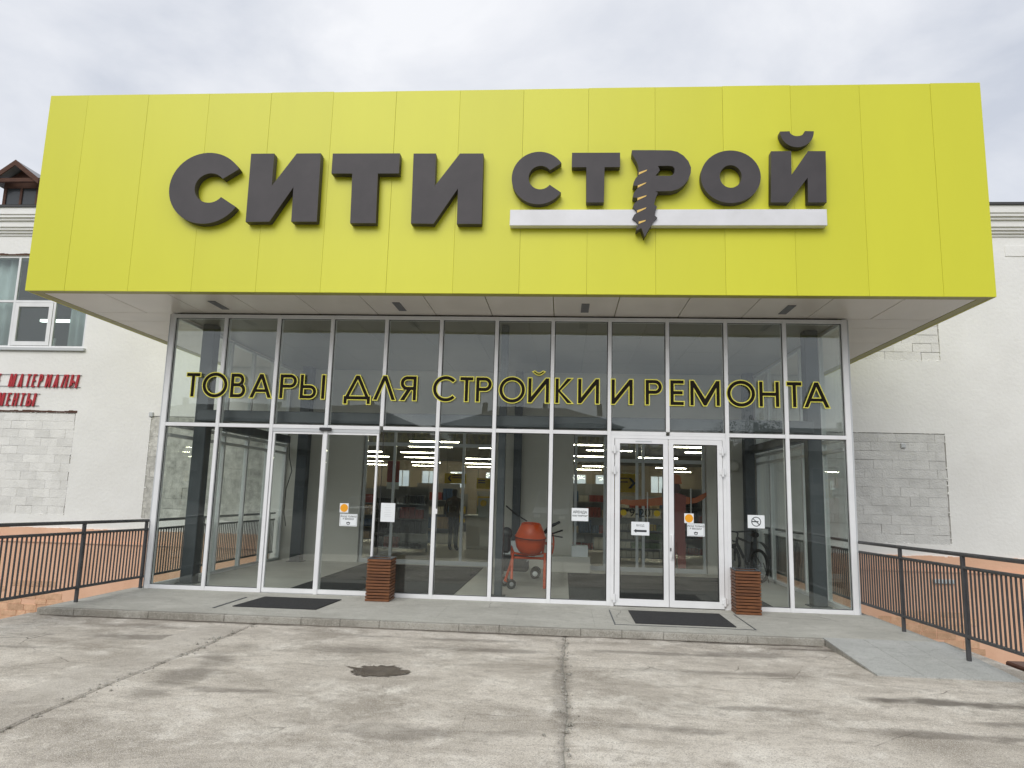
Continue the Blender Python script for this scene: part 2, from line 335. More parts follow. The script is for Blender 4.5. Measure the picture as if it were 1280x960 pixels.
# ================================================================== SETTING: ground
ZG = -.085
struct(MB().add([(-900, -900, -1.75), (900, -900, -1.75), (900, 900, -1.75), (-900, 900, -1.75)], [(0, 1, 2, 3)]).build('ground', 'grass_soil'))
fc = struct(MB().box(-60, 60, -95, -8.2, -1.74, ZG).build('forecourt', 'asphalt'))
yard = struct(MB().box(-5.82, 5.95, -8.19, -1.4, -1.74, ZG-.010).build('driveway', 'kerb_concrete'))
def ragged(x, y, k): return x + .012*noise.noise((k*7.3, y*3.1, 0)) + .012*noise.noise((k*3.1, y*11, 2)) + .03*noise.noise((k, y*.7, 5))
def slab(xa, xb, k, ka, kb):
    ny, nx = 150, max(12, int((xb-xa)*16)); ys = [-8.185+(8.185-2.0)*j/ny for j in range(ny+1)]; vs, fs = [], []
    for j, y in enumerate(ys):
        a = ragged(xa, y, ka)+.005 if ka else xa; b = ragged(xb, y, kb)-.005 if kb else xb
        wa = max(0, noise.noise((y*1.7, ka, 9)))*.05 if ka else 0
        for i in range(nx+1):
            t = i/nx; x = a+(b-a)*t
            z = ZG+.004*noise.noise((x*.7, y*.7, k))+.0015*noise.noise((x*6, y*6, k))
            if ka and i == 0: z -= .006+wa*.1
            if kb and i == nx: z -= .006
            vs.append((x, y, z))
    n = nx+1
    for j in range(ny):
        for i in range(nx): fs.append((j*n+i, j*n+i+1, (j+1)*n+i+1, (j+1)*n+i))
    base = len(vs); edge = [i for i in range(n)] + [j*n+nx for j in range(1, ny+1)] + [ny*n+i for i in range(nx-1, -1, -1)] + [j*n for j in range(ny-1, 0, -1)]
    vs += [(vs[i][0], vs[i][1], ZG-.0098) for i in edge]; m = len(edge)
    fs += [(edge[i], base+i, base+(i+1) % m, edge[(i+1) % m]) for i in range(m)]
    o = MB().add(vs, fs, smooth=True).build('concrete_slab', 'yard_concrete', yard); return o
slab(-5.82, -2.72, 1, 0, 1); slab(-2.72, 1.145, 2, 1, 2); slab(1.145, 5.95, 3, 2, 0)
# smoother poured strip beside the left joint
vs, fs = [], []
for j in range(61):
    y = -2.35-5.6*j/60; a = -3.33+.03*noise.noise((y*2, 1, 1)); b = ragged(-2.72, y, 1)-.03
    for i in range(5): vs.append((a+(b-a)*i/4, y, ZG+.0065 if 0 < i < 4 else ZG-.001))
for j in range(60):
    for i in range(4): fs.append((j*5+i, (j+1)*5+i, (j+1)*5+i+1, j*5+i+1))
MB().add(vs, [f[::-1] for f in fs], smooth=True).build('poured_strip', 'strip_concrete', yard)
# crumbs lying along the joints
cr = MB(); rr = random.Random(3)
for k in range(150):
    y = -2.3-4.6*rr.random(); x = (ragged(-2.72, y, 1) if k % 2 else ragged(1.145, y, 2))+rr.gauss(0, .05); s = .006+.012*rr.random()**2
    bm = bmesh.new(); bmesh.ops.create_icosphere(bm, subdivisions=1, radius=s)
    for v in bm.verts: v.co = Vector((x, y, ZG+s*.35))+v.co*(1+.3*rr.uniform(-1, 1))
    cr.bm(bm)
tag(cr.build('concrete_crumbs', 'kerb_concrete'), 'small concrete crumbs scattered along the joints of the forecourt', 'gravel', kind='stuff')
# wet patch
pts = []
for k in range(140):
    a = 2*math.pi*k/140; r = .95+.30*noise.noise((math.cos(a)*1.6, math.sin(a)*1.6, 4))+.22*noise.noise((math.cos(a)*5, math.sin(a)*5, 1))+.14*noise.noise((math.cos(a)*14, math.sin(a)*14, 1))
    pts.append((-.62+.265*math.cos(a)*r, -4.25+.24*math.sin(a)*r, ZG+.0085))
pts[64] = (-.985, -4.11, ZG+.0085); pts[66] = (-.95, -4.17, ZG+.0085); pts[68] = (-.90, -4.16, ZG+.0085); pts[76] = (-.86, -4.33, ZG+.0085)
tag(MB().add([(-.64, -4.25, ZG+.010)]+pts, [(0, k+1, (k+1) % 140+1) for k in range(140)]).build('wet_patch', 'wet'), 'dark wet patch on the concrete in front of the entrance', 'puddle', kind='structure')

# ragged dark strip painting contact shade and dirt at the kerb foot
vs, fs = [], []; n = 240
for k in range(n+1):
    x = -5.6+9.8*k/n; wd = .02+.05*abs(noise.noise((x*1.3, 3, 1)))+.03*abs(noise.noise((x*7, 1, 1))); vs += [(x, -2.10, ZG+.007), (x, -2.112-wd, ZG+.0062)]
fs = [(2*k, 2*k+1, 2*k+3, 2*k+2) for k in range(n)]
tag(MB().add(vs, fs).build('kerb_shade_dirt', 'kerb_shade_dirt'), 'dark strip of painted contact shade and dirt along the foot of the platform kerb', 'shade and dirt', kind='stuff')
# entrance platform with paving, kerb stones and ramp
plat = struct(MB().box(-5.64, 5.62, -2.0, 5.18, -1.7, -.012).build('entrance_platform', 'mortar'))
rr = random.Random(11)
xs = [-5.64+(11.26)*i/11 for i in range(12)]
for i in range(11):
    for (ya, yb) in ((-2.0, -1.08), (-1.08, -.02)):
        dz = rr.uniform(-.0012, .0012)
        MB().cbox(xs[i]+.0006, xs[i+1]-.0006, ya+.0006, yb-.0006, -.011, dz*.4, c=.0008).build('paving_slab', 'platform_concrete', plat)
x = -5.66
while x < 4.2:
    L = rr.choice((.5, 1.0, 1.0, 1.0)); x1 = min(x+L, 4.24)
    if 4.24-x1 < .3: x1 = 4.24
    MB().cbox(x+.0015, x1-.0015, -2.11+rr.uniform(-.004, .004), -2.003, -.2, .001+rr.uniform(-.002, .002), c=.008).build('kerb_stone', 'kerb_concrete', plat); x = x1
    if x1 >= 4.24: break
struct(MB().box(-5.38, 5.38, .0, 5.19, -.0105, .0).build('vestibule_floor', 'floor_tile'))
ramp = MB().add([(4.245, -2.0, -.012), (5.62, -2.0, -.012), (5.66, -3.5, ZG+.001), (4.245, -3.53, ZG+.001), (4.245, -2.0, -.13), (5.62, -2.0, -.13), (5.66, -3.5, -.13), (4.245, -3.55, -.13)],
                [(3, 2, 1, 0), (4, 5, 6, 7), (0, 1, 5, 4), (1, 2, 6, 5), (2, 3, 7, 6), (3, 0, 4, 7)]).build('ramp', 'kerb_concrete'); struct(ramp)
for i in range(3):
    for j in range(2):
        xa, xb = 4.25+.468*i, 4.25+.468*(i+1)-.004; t0, t1 = j*.5, (j+1)*.5-.004
        z0, z1 = .004-(.077)*t0, .004-(.077)*t1; ya, yb = -2.004-1.53*t0, -2.004-1.53*t1
        MB().add([(xa, ya, z0), (xb, ya, z0), (xb, yb, z1), (xa, yb, z1), (xa, ya, z0-.012), (xb, ya, z0-.012), (xb, yb, z1-.012), (xa, yb, z1-.012)],
                 [(3, 2, 1, 0), (0, 1, 5, 4), (1, 2, 6, 5), (2, 3, 7, 6), (3, 0, 4, 7)]).build('paving_slab', 'ramp_concrete', ramp)

# ================================================================== white building behind
DW = 5.2
bld = thing('white_building', 'long old white plastered building with stepped cornice behind the yellow canopy', 'building', (0, DW, 0))
def grid_wall(name, mats, parent, xs, zs, holes, y0, depth):
    xs = sorted(set(xs+[h[0] for h in holes]+[h[1] for h in holes])); zs = sorted(set(zs+[h[2] for h in holes]+[h[3] for h in holes]))
    solid = lambda i, j: 0 <= i < len(xs)-1 and 0 <= j < len(zs)-1 and not any(h[0] <= (xs[i]+xs[i+1])/2 <= h[1] and h[2] <= (zs[j]+zs[j+1])/2 <= h[3] for h in holes)
    b = MB(); y1 = y0+depth
    for i in range(len(xs)-1):
        for j in range(len(zs)-1):
            if not solid(i, j): continue
            a, c, d, e = xs[i], xs[i+1], zs[j], zs[j+1]
            b.add([(a, y0, d), (c, y0, d), (c, y0, e), (a, y0, e)], [(0, 1, 2, 3)]); b.add([(a, y1, d), (c, y1, d), (c, y1, e), (a, y1, e)], [(3, 2, 1, 0)])
            if not solid(i-1, j): b.add([(a, y0, d), (a, y0, e), (a, y1, e), (a, y1, d)], [(0, 1, 2, 3)])
            if not solid(i+1, j): b.add([(c, y0, d), (c, y0, e), (c, y1, e), (c, y1, d)], [(3, 2, 1, 0)])
            if not solid(i, j-1): b.add([(a, y0, d), (c, y0, d), (c, y1, d), (a, y1, d)], [(3, 2, 1, 0)])
            if not solid(i, j+1): b.add([(a, y0, e), (c, y0, e), (c, y1, e), (a, y1, e)], [(0, 1, 2, 3)])
    o = b.build(name, mats, parent); o.location = (0, -DW, 0); return o
PATCH = [(-16.2, -10.65, .85, 3.27, 'block_white'), (-8.75, -5.75, .83, 3.24, 'block_raw'), (6.1, 9.48, .79, 3.19, 'block_grey'), (7.0, 9.49, 4.83, 6.62, 'block_white')]
WIN = [(-16.3, -10.66, 4.87, 7.22)]
DOOR = [(-3.55, -.45, 0, 3.05), (1.33, 4.30, 0, 3.05)]
grid_wall('wall', 'plaster_white', bld, [-32, 32], [.55, 7.74], [p[:4] for p in PATCH]+WIN+DOOR, DW, .045)
grid_wall('backing_wall', 'mortar_pale', bld, [-32, 32], [-1.75, 8.36], [(h[0]+.02, h[1]-.02, h[2]+.02, h[3]-.02) for h in WIN]+DOOR, DW+.046, .33)
# plaster edges broken round the patches: small lumps
def lumps(parent, pts, s, seed):
    r2 = random.Random(seed); b = MB()
    for (x, z) in pts:
        bm = bmesh.new(); bmesh.ops.create_icosphere(bm, subdivisions=1, radius=1); k = s*r2.uniform(.5, 1.3)
        for v in bm.verts: v.co = Vector((x+v.co.x*k*r2.uniform(.8, 2.2), DW+.012+v.co.y*.022, z+v.co.z*k*r2.uniform(.6, 1.3)))
        b.bm(bm)
    o = b.build('broken_plaster_edge', 'plaster_white', parent); o.location = (0, -DW, 0); o['kind'] = 'stuff'
rr = random.Random(21)
blk_cache = {}
for pi, (x0, x1, z0, z1, m) in enumerate(PATCH):
    ch = .2 if m != 'block_raw' else .24; nrow = round((z1-z0)/ch); ch = (z1-z0)/nrow; bl = .4 if m != 'block_raw' else .42
    for j in range(nrow):
        x = x1; off = (j % 2)*bl/2+rr.uniform(-.03, .03); first = True
        while x > x0+.02:
            L = (bl if not first else bl-off)+rr.uniform(-.02, .02); first = False; xa = max(x0, x-L)
            if x-xa > .03 and (x > -14.2):
                g = (rr.uniform(.003, .009) if rr.random() < .35 else .0025) if m != 'block_white' else (rr.uniform(.003, .009) if rr.random() < (.9 if pi == 3 else .3) else .002)
                if pi == 3: g = rr.uniform(.006, .013)
                key = (m, round(x-xa, 2), pi, j % 3)
                gl = g if rr.random() < .4 else .0008; gt = g if rr.random() < .6 else .001
                e1 = .014 if j == nrow-1 else 0; e2 = rr.uniform(.006, .035) if x == x1 else 0
                o = MB().cbox(xa+gl-x, -.0006-e2, -.02, .02, .0006, ch-gt-e1, c=.0015).build('block', m, bld)
                o.location = (x, .030+rr.uniform(-.003, .003), z0+j*ch)
            x = xa
    r2 = random.Random(pi); pts = []
    for k in range(70): pts.append((x0+(x1-x0)*r2.random(), z1+r2.uniform(-.012, .02)))
    for k in range(60): pts.append((x1+r2.uniform(-.012, .02), z0+(z1-z0)*r2.random()))
    if pi in (1,):
        for k in range(60): pts.append((x0+r2.uniform(-.02, .012), z0+(z1-z0)*r2.random()))
    for k in range(60): pts.append((x0+(x1-x0)*r2.random(), z0+r2.uniform(-.02, .012)))
    lumps(bld, pts[::3], .016, pi)
# ragged brick-red gap above the left window and left patch
for (xa, xb, z) in ((-16, -10.9, 7.235), (-16, -10.62, 3.285)):
    b = MB(); n = 50
    for k in range(n):
        u0, u1 = xa+(xb-xa)*k/n, xa+(xb-xa)*(k+1)/n; h = .025+.05*abs(noise.noise((u0*3, z, 0)))
        b.box(u0, u1, -.006, .03, z-.01, z+h)
    b.build('crumbling_brick_edge', 'old_wood', bld)
# cornice: stepped mouldings, front profile extruded along x
prof = [(0, 7.74), (-.03, 7.745), (-.03, 7.80), (-.08, 7.825), (-.08, 7.88), (-.13, 7.905), (-.13, 7.965), (-.17, 7.985), (-.17, 8.13), (-.22, 8.155), (-.22, 8.215), (-.27, 8.24), (-.27, 8.31), (-.30, 8.325), (-.30, 8.50), (.3, 8.37), (.3, 7.74)]
prof = [(y, 1.6+(z-1.6)*(1+min(y, 0)/16.5)) for y, z in prof]
b = MB(); n = len(prof)
b.add([(x, y, z) for x in (-32, 32) for y, z in prof], [(i, (i+1) % n, n+(i+1) % n, n+i) for i in range(n)]); b.build('cornice', 'plaster_white', bld)
MB().box(-32, 32, -.34, .3, 8.378, 8.43).build('roof_edge', 'roof_edge', bld)
rf = MB().add([(-32, -.345, 8.433), (32, -.345, 8.433), (32, 12, 11.3), (-32, 12, 11.3)], [(0, 1, 2, 3)]).add([(-32, 12, 11.3), (32, 12, 11.3), (32, 25, 8.5), (-32, 25, 8.5)], [(0, 1, 2, 3)]).build('roof', 'roof_sheet', bld)
# plinth, with its ledge and bare stones
for xa, xb in ((-32, -5.62), (5.62, 32)):
    MB().box(xa, xb, -.05, .03, -1.74, .26).build('plinth', 'salmon', bld)
    b = MB(); n = int((xb-xa)*12)
    for k in range(n):
        u0, u1 = xa+(xb-xa)*k/n, xa+(xb-xa)*(k+1)/n; b.box(u0, u1, -.032, .03, .262, .545+.025*noise.noise((u0*2.3, 4, 1))+.02*noise.noise((u0*9, 1, 1)))
    b.build('plinth_upper_band', 'salmon', bld)
    MB().box(xa, xb, -.085, -.051, .215, .245).build('plinth_ledge', 'salmon', bld)
rr = random.Random(5)
for (x0, x1, z0, z1) in ((-13.2, -10.7, -1.6, -.72), (7.9, 9.75, -1.45, -.62)):
    z = z0; j = 0
    while z < z1:
        h = rr.uniform(.11, .16); x = x0-rr.random()*.2
        while x < x1:
            L = rr.uniform(.18, .42)
            if rr.random() < .8: o = MB().cbox(0, L-.015, -.008, .012, 0, h-.008, c=.003).build('stone', 'salmon_stone', bld); o.location = (x, -.052+rr.uniform(-.004, .004), z)
            x += L
        z += h
# grey pipe collar on the plinth, small box on the right patch, small box on the left
MB().cbox(9.0, 9.45, -.11, -.05, -.02, .07, c=.01).build('cable_box', 'alu_grey', bld)
MB().cbox(8.52, 8.62, -.03, .02, 2.86, 2.96, c=.01).build('junction_box', 'alu_grey', bld)
MB().cbox(-8.80, -8.70, -.04, .01, 3.22, 3.33, c=.01).build('junction_box', 'alu_grey', bld)
MB().cbox(11.05, 13.2, -.015, .0, 7.27, 7.52, c=.004).build('plaster_panel', 'plaster_white', bld)
# upstairs window
win = MB(); x0, x1, z0, z1 = WIN[0]
for (a, c, d, e) in ((x0, x1, z0, z0+.05), (x0, x1, z1-.05, z1), (x0, x1, 6.02, 6.075)): win.box(a, c, .03, .09, d, e)
for xm in (-15.3, -14.1, -12.62, -11.55, -10.69): win.box(xm-.028, xm+.028, .028, .088, z0+.05, z1-.05) if xm != -11.55 else win.box(xm-.028, xm+.028, .028, .088, z0+.05, 6.02)
wo_ = win.build('window', 'alu_white', bld)
b = MB(); a, c, d, e = -12.58, -11.59, 4.93, 6.01
for q in ((a, c, d, d+.1), (a, c, e-.1, e), (a, a+.1, d+.1, e-.1), (c-.1, c, d+.1, e-.1)): b.box(q[0], q[1], .018, .085, q[2], q[3])
b.build('opening_sash', 'alu_white', wo_)
for (a, c, d, e) in ((-16.3, -15.33, 4.92, 6.02), (-15.27, -14.13, 4.92, 6.02), (-14.07, -12.65, 4.92, 6.02), (-12.48, -11.69, 5.03, 5.91), (-11.52, -10.72, 4.92, 6.02), (-16.3, -15.33, 6.075, 7.17), (-15.27, -14.13, 6.075, 7.17), (-14.07, -12.65, 6.075, 7.17), (-12.59, -10.72, 6.075, 7.17)):
    MB().box(a, c, .052, .064, d, e).build('pane', 'glass_window', wo_)
MB().cbox(-16.3, -10.6, -.07, .03, 4.79, 4.865, c=.006).build('window_sill', 'alu_grey', wo_)
def curtain(xa, xb, z0, z1, y, name, parent, amp=.03, fold=.11):
    n = int((xb-xa)/.02); vs = []
    for i in range(n+1):
        x = xa+(xb-xa)*i/n; yy = y+amp*math.sin(x/fold*2*math.pi)+amp*.5*math.sin(x*17)
        vs += [(x, yy, z0), (x, yy, z1)]
    o = MB().add(vs, [(2*i, 2*i+2, 2*i+3, 2*i+1) for i in range(n)], smooth=True).build(name, 'curtain', parent)
    md = o.modifiers.new('thick', 'SOLIDIFY'); md.thickness = .004; return o
curtain(-15.2, -12.75, 4.95, 7.2, .28, 'curtain', wo_, .04, .3); curtain(-11.3, -10.6, 4.95, 7.2, .28, 'curtain', wo_, .03, .2)
up = struct(MB().box(-16.8, -9.9, .381+DW, 5+DW, 4.5, 4.6).box(-16.8, -9.9, .381+DW, 5+DW, 7.5, 7.6).box(-16.8, -9.9, 4.9+DW, 5+DW, 4.6, 7.5).box(-10, -9.9, .381+DW, 4.9+DW, 4.6, 7.5).box(-16.8, -16.7, .381+DW, 4.9+DW, 4.6, 7.5).build('upper_room', 'shop_wall'))
tag(MB().box(-13.6, -10.9, DW+2.2, DW+2.3, 6.05, 6.12).build('ceiling_lamp', 'tube_light_upstairs'), 'lit strip lamp seen through the small upstairs window sash', 'lamp')
tag(MB().tube([(-11.8, DW+.45, 4.9), (-11.8, DW+.45, 5.2)], .06).build('flower_pot', 'alu_white'), 'white flower pot behind the upstairs window', 'pot')
# dormer on the roof
dx, dyf = -13.43, .72
dw = MB()
for (a, c, d, e) in ((-.5, .5, 0, .1), (-.5, .5, .62, .8), (-.5, -.42, .1, .62), (.42, .5, .1, .62), (-.03, .03, .1, .62)): dw.box(dx+a, dx+c, dyf, dyf+.08, 8.72+d, 8.72+e)
dw.add([(dx-.5, dyf, 9.52), (dx+.5, dyf, 9.52), (dx, dyf, 9.86), (dx-.5, dyf+.1, 9.52), (dx+.5, dyf+.1, 9.52), (dx, dyf+.1, 9.86)], [(0, 1, 2), (5, 4, 3)])
dw.box(dx-.5, dx-.44, dyf+.081, dyf+2.2, 8.7, 9.5).box(dx+.44, dx+.5, dyf+.081, dyf+2.2, 8.7, 9.5)
dmo = dw.build('dormer', 'old_wood', bld)
MB().box(dx-.42, dx-.03, dyf+.03, dyf+.04, 8.82, 9.34).build('pane', 'dark_window', dmo); MB().box(dx+.03, dx+.42, dyf+.03, dyf+.04, 8.82, 9.34).build('pane', 'dark_window', dmo)
for s in (-1, 1):
    b = MB(); p0, p1 = Vector((dx, 0, 9.94)), Vector((dx+s*.70, 0, 9.42)); t = Vector((0, 0, .05))
    b.add([(p.x, y, p.z+k) for y in (dyf-.3, dyf+3.4) for p in (p0, p1) for k in (0, .045)], [(0, 2, 3, 1), (4, 5, 7, 6), (0, 4, 6, 2), (1, 3, 7, 5), (0, 1, 5, 4), (2, 6, 7, 3)])
    b.build('dormer_roof', 'roof_sheet', dmo)
    b = MB(); b.add([(p.x, y, p.z+k) for y in (dyf-.33, dyf-.301) for p in (p0, p1) for k in (-.1, .05)], [(0, 2, 3, 1), (4, 5, 7, 6), (0, 4, 6, 2), (1, 3, 7, 5), (0, 1, 5, 4), (2, 6, 7, 3)]); b.build('barge_board', 'old_wood', dmo)
MB().box(dx-.75, dx+.75, dyf-.28, dyf-.2, 9.40, 9.5).build('tie_beam', 'old_wood', dmo)
# rusty cover beyond the right railing
b = thing('rusty_cover', 'dark brown rusty metal cover beyond the right railing', 'roof', (8.0, -1.5, -1.74))
MB().box(-.92, .9, -.6, .62, 0, 1.2).build('base', 'salmon', b); MB().cbox(-1.0, .95, -.68, .68, 1.2, 1.34, c=.02).build('lid', 'brown_roof', b)

# ================================================================== canopy
CX0, CX1, CYF, CZ0, CZ1 = -7.04, 6.96, -1.33, 4.45, 7.615
can = thing('shop_canopy', 'big lime yellow box canopy of flat panels above the glass entrance', 'canopy', (0, 0, CZ0))
MB().box(CX0+.05, CX1-.05, CYF+.010, DW-.01, CZ0+.05, CZ1-.05).build('core', 'yellow_trim', can).location = (0, 0, -CZ0)
jx = [CX0, -6.42, -5.43, -4.45, -3.465, -2.49, -1.515, -.54, .42, 1.385, 2.36, 3.335, 4.305, 5.28, 6.27, CX1]
rr = random.Random(2)
for i in range(15):
    a, c = jx[i]+(.0011 if i else 0), jx[i+1]-(.0011 if i < 14 else 0); xm, zm = (a+c)/2, (CZ0+CZ1)/2
    o = MB().cbox(a-xm, c-xm, 0, .03, CZ0-zm, CZ1-zm+(rr.uniform(-.006, .004)), c=.0015).build('fascia_panel', 'yellow_panel', can)
    o.location = (xm, CYF+rr.uniform(-.002, .002), zm-CZ0); o.rotation_euler = (rr.uniform(-.0012, .0012), 0, rr.uniform(-.0018, .0018))
for s, xf in ((-1, CX0), (1, CX1)):
    y = CYF+.032
    while y < DW-.02:
        y1 = min(y+.98, DW-.004)
        MB().cbox(min(xf, xf-s*.03), max(xf, xf-s*.03), y+.002, y1-.002, 0, CZ1-CZ0, c=.002).build('side_panel', 'yellow_panel', can); y = y1
MB().box(CX0+.002, CX1-.002, CYF+.032, CYF+.06, CZ1-CZ0-.02, CZ1-CZ0+.012).build('top_trim', 'yellow_trim', can)
MB().box(CX0+.032, CX1-.032, CYF+.033, CYF+.16, .003, .03).build('edge_trim', 'yellow_trim', can)
for s, xf in ((-1, CX0), (1, CX1)): MB().box(min(xf-s*.033, xf-s*.17), max(xf-s*.033, xf-s*.17), CYF+.163, DW-.003, .003, .03).build('edge_trim', 'yellow_trim', can)
sx = [CX0+.175, -5.91, -4.90, -3.92, -2.93, -1.96, -1.0, -.085, .91, 1.87, 2.87, 3.86, 4.86, 5.83, CX1-.175]
for i in range(14): MB().cbox(sx[i]+.006, sx[i+1]-.006, CYF+.166, -.004, .006, .03, c=.002).build('soffit_panel', 'soffit', can)
for (xa, xb) in ((sx[0]+.004, -5.44), (5.44, sx[-1]-.004)):
    for ya, yb in ((.0, .6), (.604, 1.7), (1.704, 2.78), (2.784, 3.9), (3.904, 5.17)): MB().cbox(xa, xb, ya+.004, yb, .006, .03, c=.002).build('soffit_panel', 'soffit', can)
for lx in (-4.40, -1.49, 1.39, 4.40): MB().cbox(lx-.06, lx+.06, -.80, -.30, -.004, .006, c=.003).build('soffit_lamp', 'led_grey', can)
ceil = struct(MB().box(-5.36, 5.36, .06, DW-.01, 4.445, 4.47).build('vestibule_ceiling', 'joint_dark'))
for i in range(11):
    for ya, yb in ((.06, 1.3), (1.305, 2.6), (2.605, 3.9), (3.905, 5.18)):
        xa = -5.36+10.72*i/11; MB().cbox(xa+.003, xa+10.72/11-.003, ya, yb, 4.425, 4.444, c=.002).build('ceiling_panel', 'ceiling_panel', ceil)

# ================================================================== glass storefront
PW, ZM, ZT = .9, 2.595, 4.415
sf = thing('glass_storefront', 'white framed glass front wall of twelve tall bays under the canopy', 'glass wall')
def frame(name, *b, parent=None, c=.004, m='alu_white'): return MB().cbox(*b, c=c).build(name, m, parent or sf)
for i in range(-5, 6):
    x = i*PW; hw = .029
    if i == -3 or i == -1: frame('mullion', x-hw, x+hw, -.055, .09, .0, ZT+.014)
    elif i == -2: frame('mullion', x-hw, x+hw, -.055, .09, ZM+.0305, ZT+.014)
    elif i in (2, 4): frame('mullion', x-hw, x+hw, -.056, .09, 0, ZT+.014)
    elif i == 3: frame('mullion', x-hw, x+hw, -.055, .09, ZM+.0305, ZT+.014)
    else: frame('mullion', x-hw, x+hw, -.055, .09, 0, ZT+.014)
for s in (-1, 1):
    x = s*5.4; frame('corner_post', min(x-s*.03, x+s*.05), max(x-s*.03, x+s*.05), -.057, .06, 0, ZT+.02)
    frame('corner_cap', min(x+s*.052, x+s*.085), max(x+s*.052, x+s*.085), -.03, .09, 0, ZT+.02, m='alu_grey')
for i in range(12):
    xa, xb = -5.4+i*PW+.0295, -5.4+(i+1)*PW-.0295
    if i in (4, 5): pass
    frame('transom', xa, xb, -.052, .07, ZM-.03, ZM+.03)
    frame('head_rail', xa, xb, -.052, .07, ZT-.045, ZT+.015)
    if i not in (2, 3, 8, 9): frame('sill_rail', xa, xb, -.052, .07, 0, .062)
rr = random.Random(17)
def pane(xa, xb, za, zb, y=0., parent=None, m='glass_front', name='pane', tilt=.0025):
    xm, zm = (xa+xb)/2, (za+zb)/2
    o = MB().box(xa-xm, xb-xm, -.012, .012, za-zm, zb-zm).build(name, m, parent or sf); o.location = (xm, y, zm)
    o.rotation_euler = (rr.uniform(-tilt, tilt), 0, rr.uniform(-tilt, tilt)); return o
for i in range(12):
    xa, xb = -5.4+i*PW+.030, -5.4+(i+1)*PW-.030
    pane(xa, xb, ZM+.031, ZT-.046)
    if i not in (2, 3, 8, 9): pane(xa, xb, .063, ZM-.031)
# gasket lines
for i in range(12):
    xa, xb = -5.4+i*PW+.0296, -5.4+(i+1)*PW-.0296
    for za, zb in ((ZM+.0305, ZT-.0455),)+(((.0625, ZM-.0305),) if i not in (2, 3, 8, 9) else ()):
        b = MB()
        for q in ((xa, xa+.010, za, zb), (xb-.010, xb, za, zb), (xa+.0102, xb-.0102, za, za+.008), (xa+.0102, xb-.0102, zb-.008, zb)): b.box(q[0], q[1], -.02, -.0125, q[2], q[3])
        b.build('gasket', 'gasket', sf)
# sliding double door (bays three and four)
frame('door_track', -3.5705, -1.8295, -.045, .05, ZM-.085, ZM-.031, m='alu_grey')
for (xa, xb) in ((-3.565, -2.715), (-2.70, -1.835)):
    d = MB()
    for q in ((xa, xa+.032, .012, ZM-.086), (xb-.032, xb, .012, ZM-.086), (xa+.032, xb-.032, .012, .075), (xa+.032, xb-.032, ZM-.115, ZM-.086)): d.box(q[0], q[1], -.035 if xa < -3 else -.038, .015, q[2], q[3])
    do = d.build('sliding_door', 'alu_white', sf); pane(xa+.033, xb-.033, .076, ZM-.116, -.01, do)
MB().box(-3.5705, -1.8295, -.03, .05, .001, .0115).build('threshold', 'alu_grey', sf)
MB().cbox(-2.79, -2.60, -.105, -.053, ZM-.06, ZM-.012, c=.008).build('door_sensor', 'black_plastic', sf)
# swing doors (bays nine and ten)
b = MB(); xa, xb = 1.8295, 3.5705
for q in ((xa, xa+.05, 0, ZM-.031), (xb-.05, xb, 0, ZM-.031), (xa+.05, xb-.05, ZM-.078, ZM-.031)): b.box(q[0], q[1], -.06, .05, q[2], q[3])
b.build('door_frame', 'alu_white', sf)
for k, (xa, xb) in enumerate(((1.889, 2.696), (2.704, 3.511))):
    d = MB(); t = .074
    for q in ((xa, xa+t, .015, 2.512), (xb-t, xb, .015, 2.512), (xa+t, xb-t, .015, .015+.1), (xa+t, xb-t, 2.512-t, 2.512)): d.box(q[0], q[1], -.075, -.01, q[2], q[3])
    do = d.build('swing_door', 'alu_white', sf); pane(xa+t+.001, xb-t-.001, .116, 2.512-t-.001, -.04, do)
    g = MB()
    for q in ((xa+t, xa+t+.012, .115, 2.438), (xb-t-.012, xb-t, .115, 2.438), (xa+t+.0125, xb-t-.0125, .115, .125), (xa+t+.0125, xb-t-.0125, 2.428, 2.438)): g.box(q[0], q[1], -.062, -.053, q[2], q[3])
    g.build('gasket', 'gasket', do)
    hx = xa-.004 if k == 0 else xb+.004
    for hz in (.12, 2.02, 2.34):
        h = MB().tube([(hx, -.098, hz-.06), (hx, -.098, hz+.06)], .019, 10).box(hx-.045, hx+.045, -.092, -.0755, hz-.03, hz+.03); h.build('hinge', 'alu_white', do)
    if k == 1:
        MB().cbox(xa+.02, xa+.06, -.09, -.0755, .70, 1.08, c=.005).build('handle_plate', 'alu_white', do)
        MB().tube([(xa+.045, -.09, 1.06), (xa+.045, -.135, 1.06), (xa+.045, -.135, .74), (xa+.045, -.09, .74)], .014).build('handle', 'alu_white', do)
        MB().box(xa+.012, xa+.03, -.0925, -.0905, .83, .88).build('lock', 'gasket', do)
    else:
        MB().box(2.2, 2.45, -.077, -.0755, 2.46, 2.48).build('door_label', 'alu_grey', do)
# side glass walls
for s, wd in ((-1, 'left'), (1, 'right')):
    g = thing('side_glass_wall', f'white framed glass side wall of the vestibule on the {wd} side', 'glass wall', (s*5.4, 0, 0), 'vestibule side walls')
    for k in range(1, 6):
        y = 1.03*k; MB().cbox(-.03, .05, y-.03, y+.03, 0, ZT-.02, c=.004).build('mullion', 'alu_white', g)
    for k in range(5):
        ya, yb = (.093 if k == 0 else 1.03*k+.031), 1.03*(k+1)-.031
        for za, zb in ((0, .06), (2.40, 2.455), (2.565, 2.625), (ZT-.05, ZT-.001)): MB().cbox(-.028, .048, ya, yb, za, zb, c=.004).build('rail', 'alu_white', g)
        for za, zb in ((.061, 2.399), (2.456, 2.564), (2.626, ZT-.051)): MB().box(-.012, .012, ya, yb, za, zb).build('pane', 'glass_side', g)
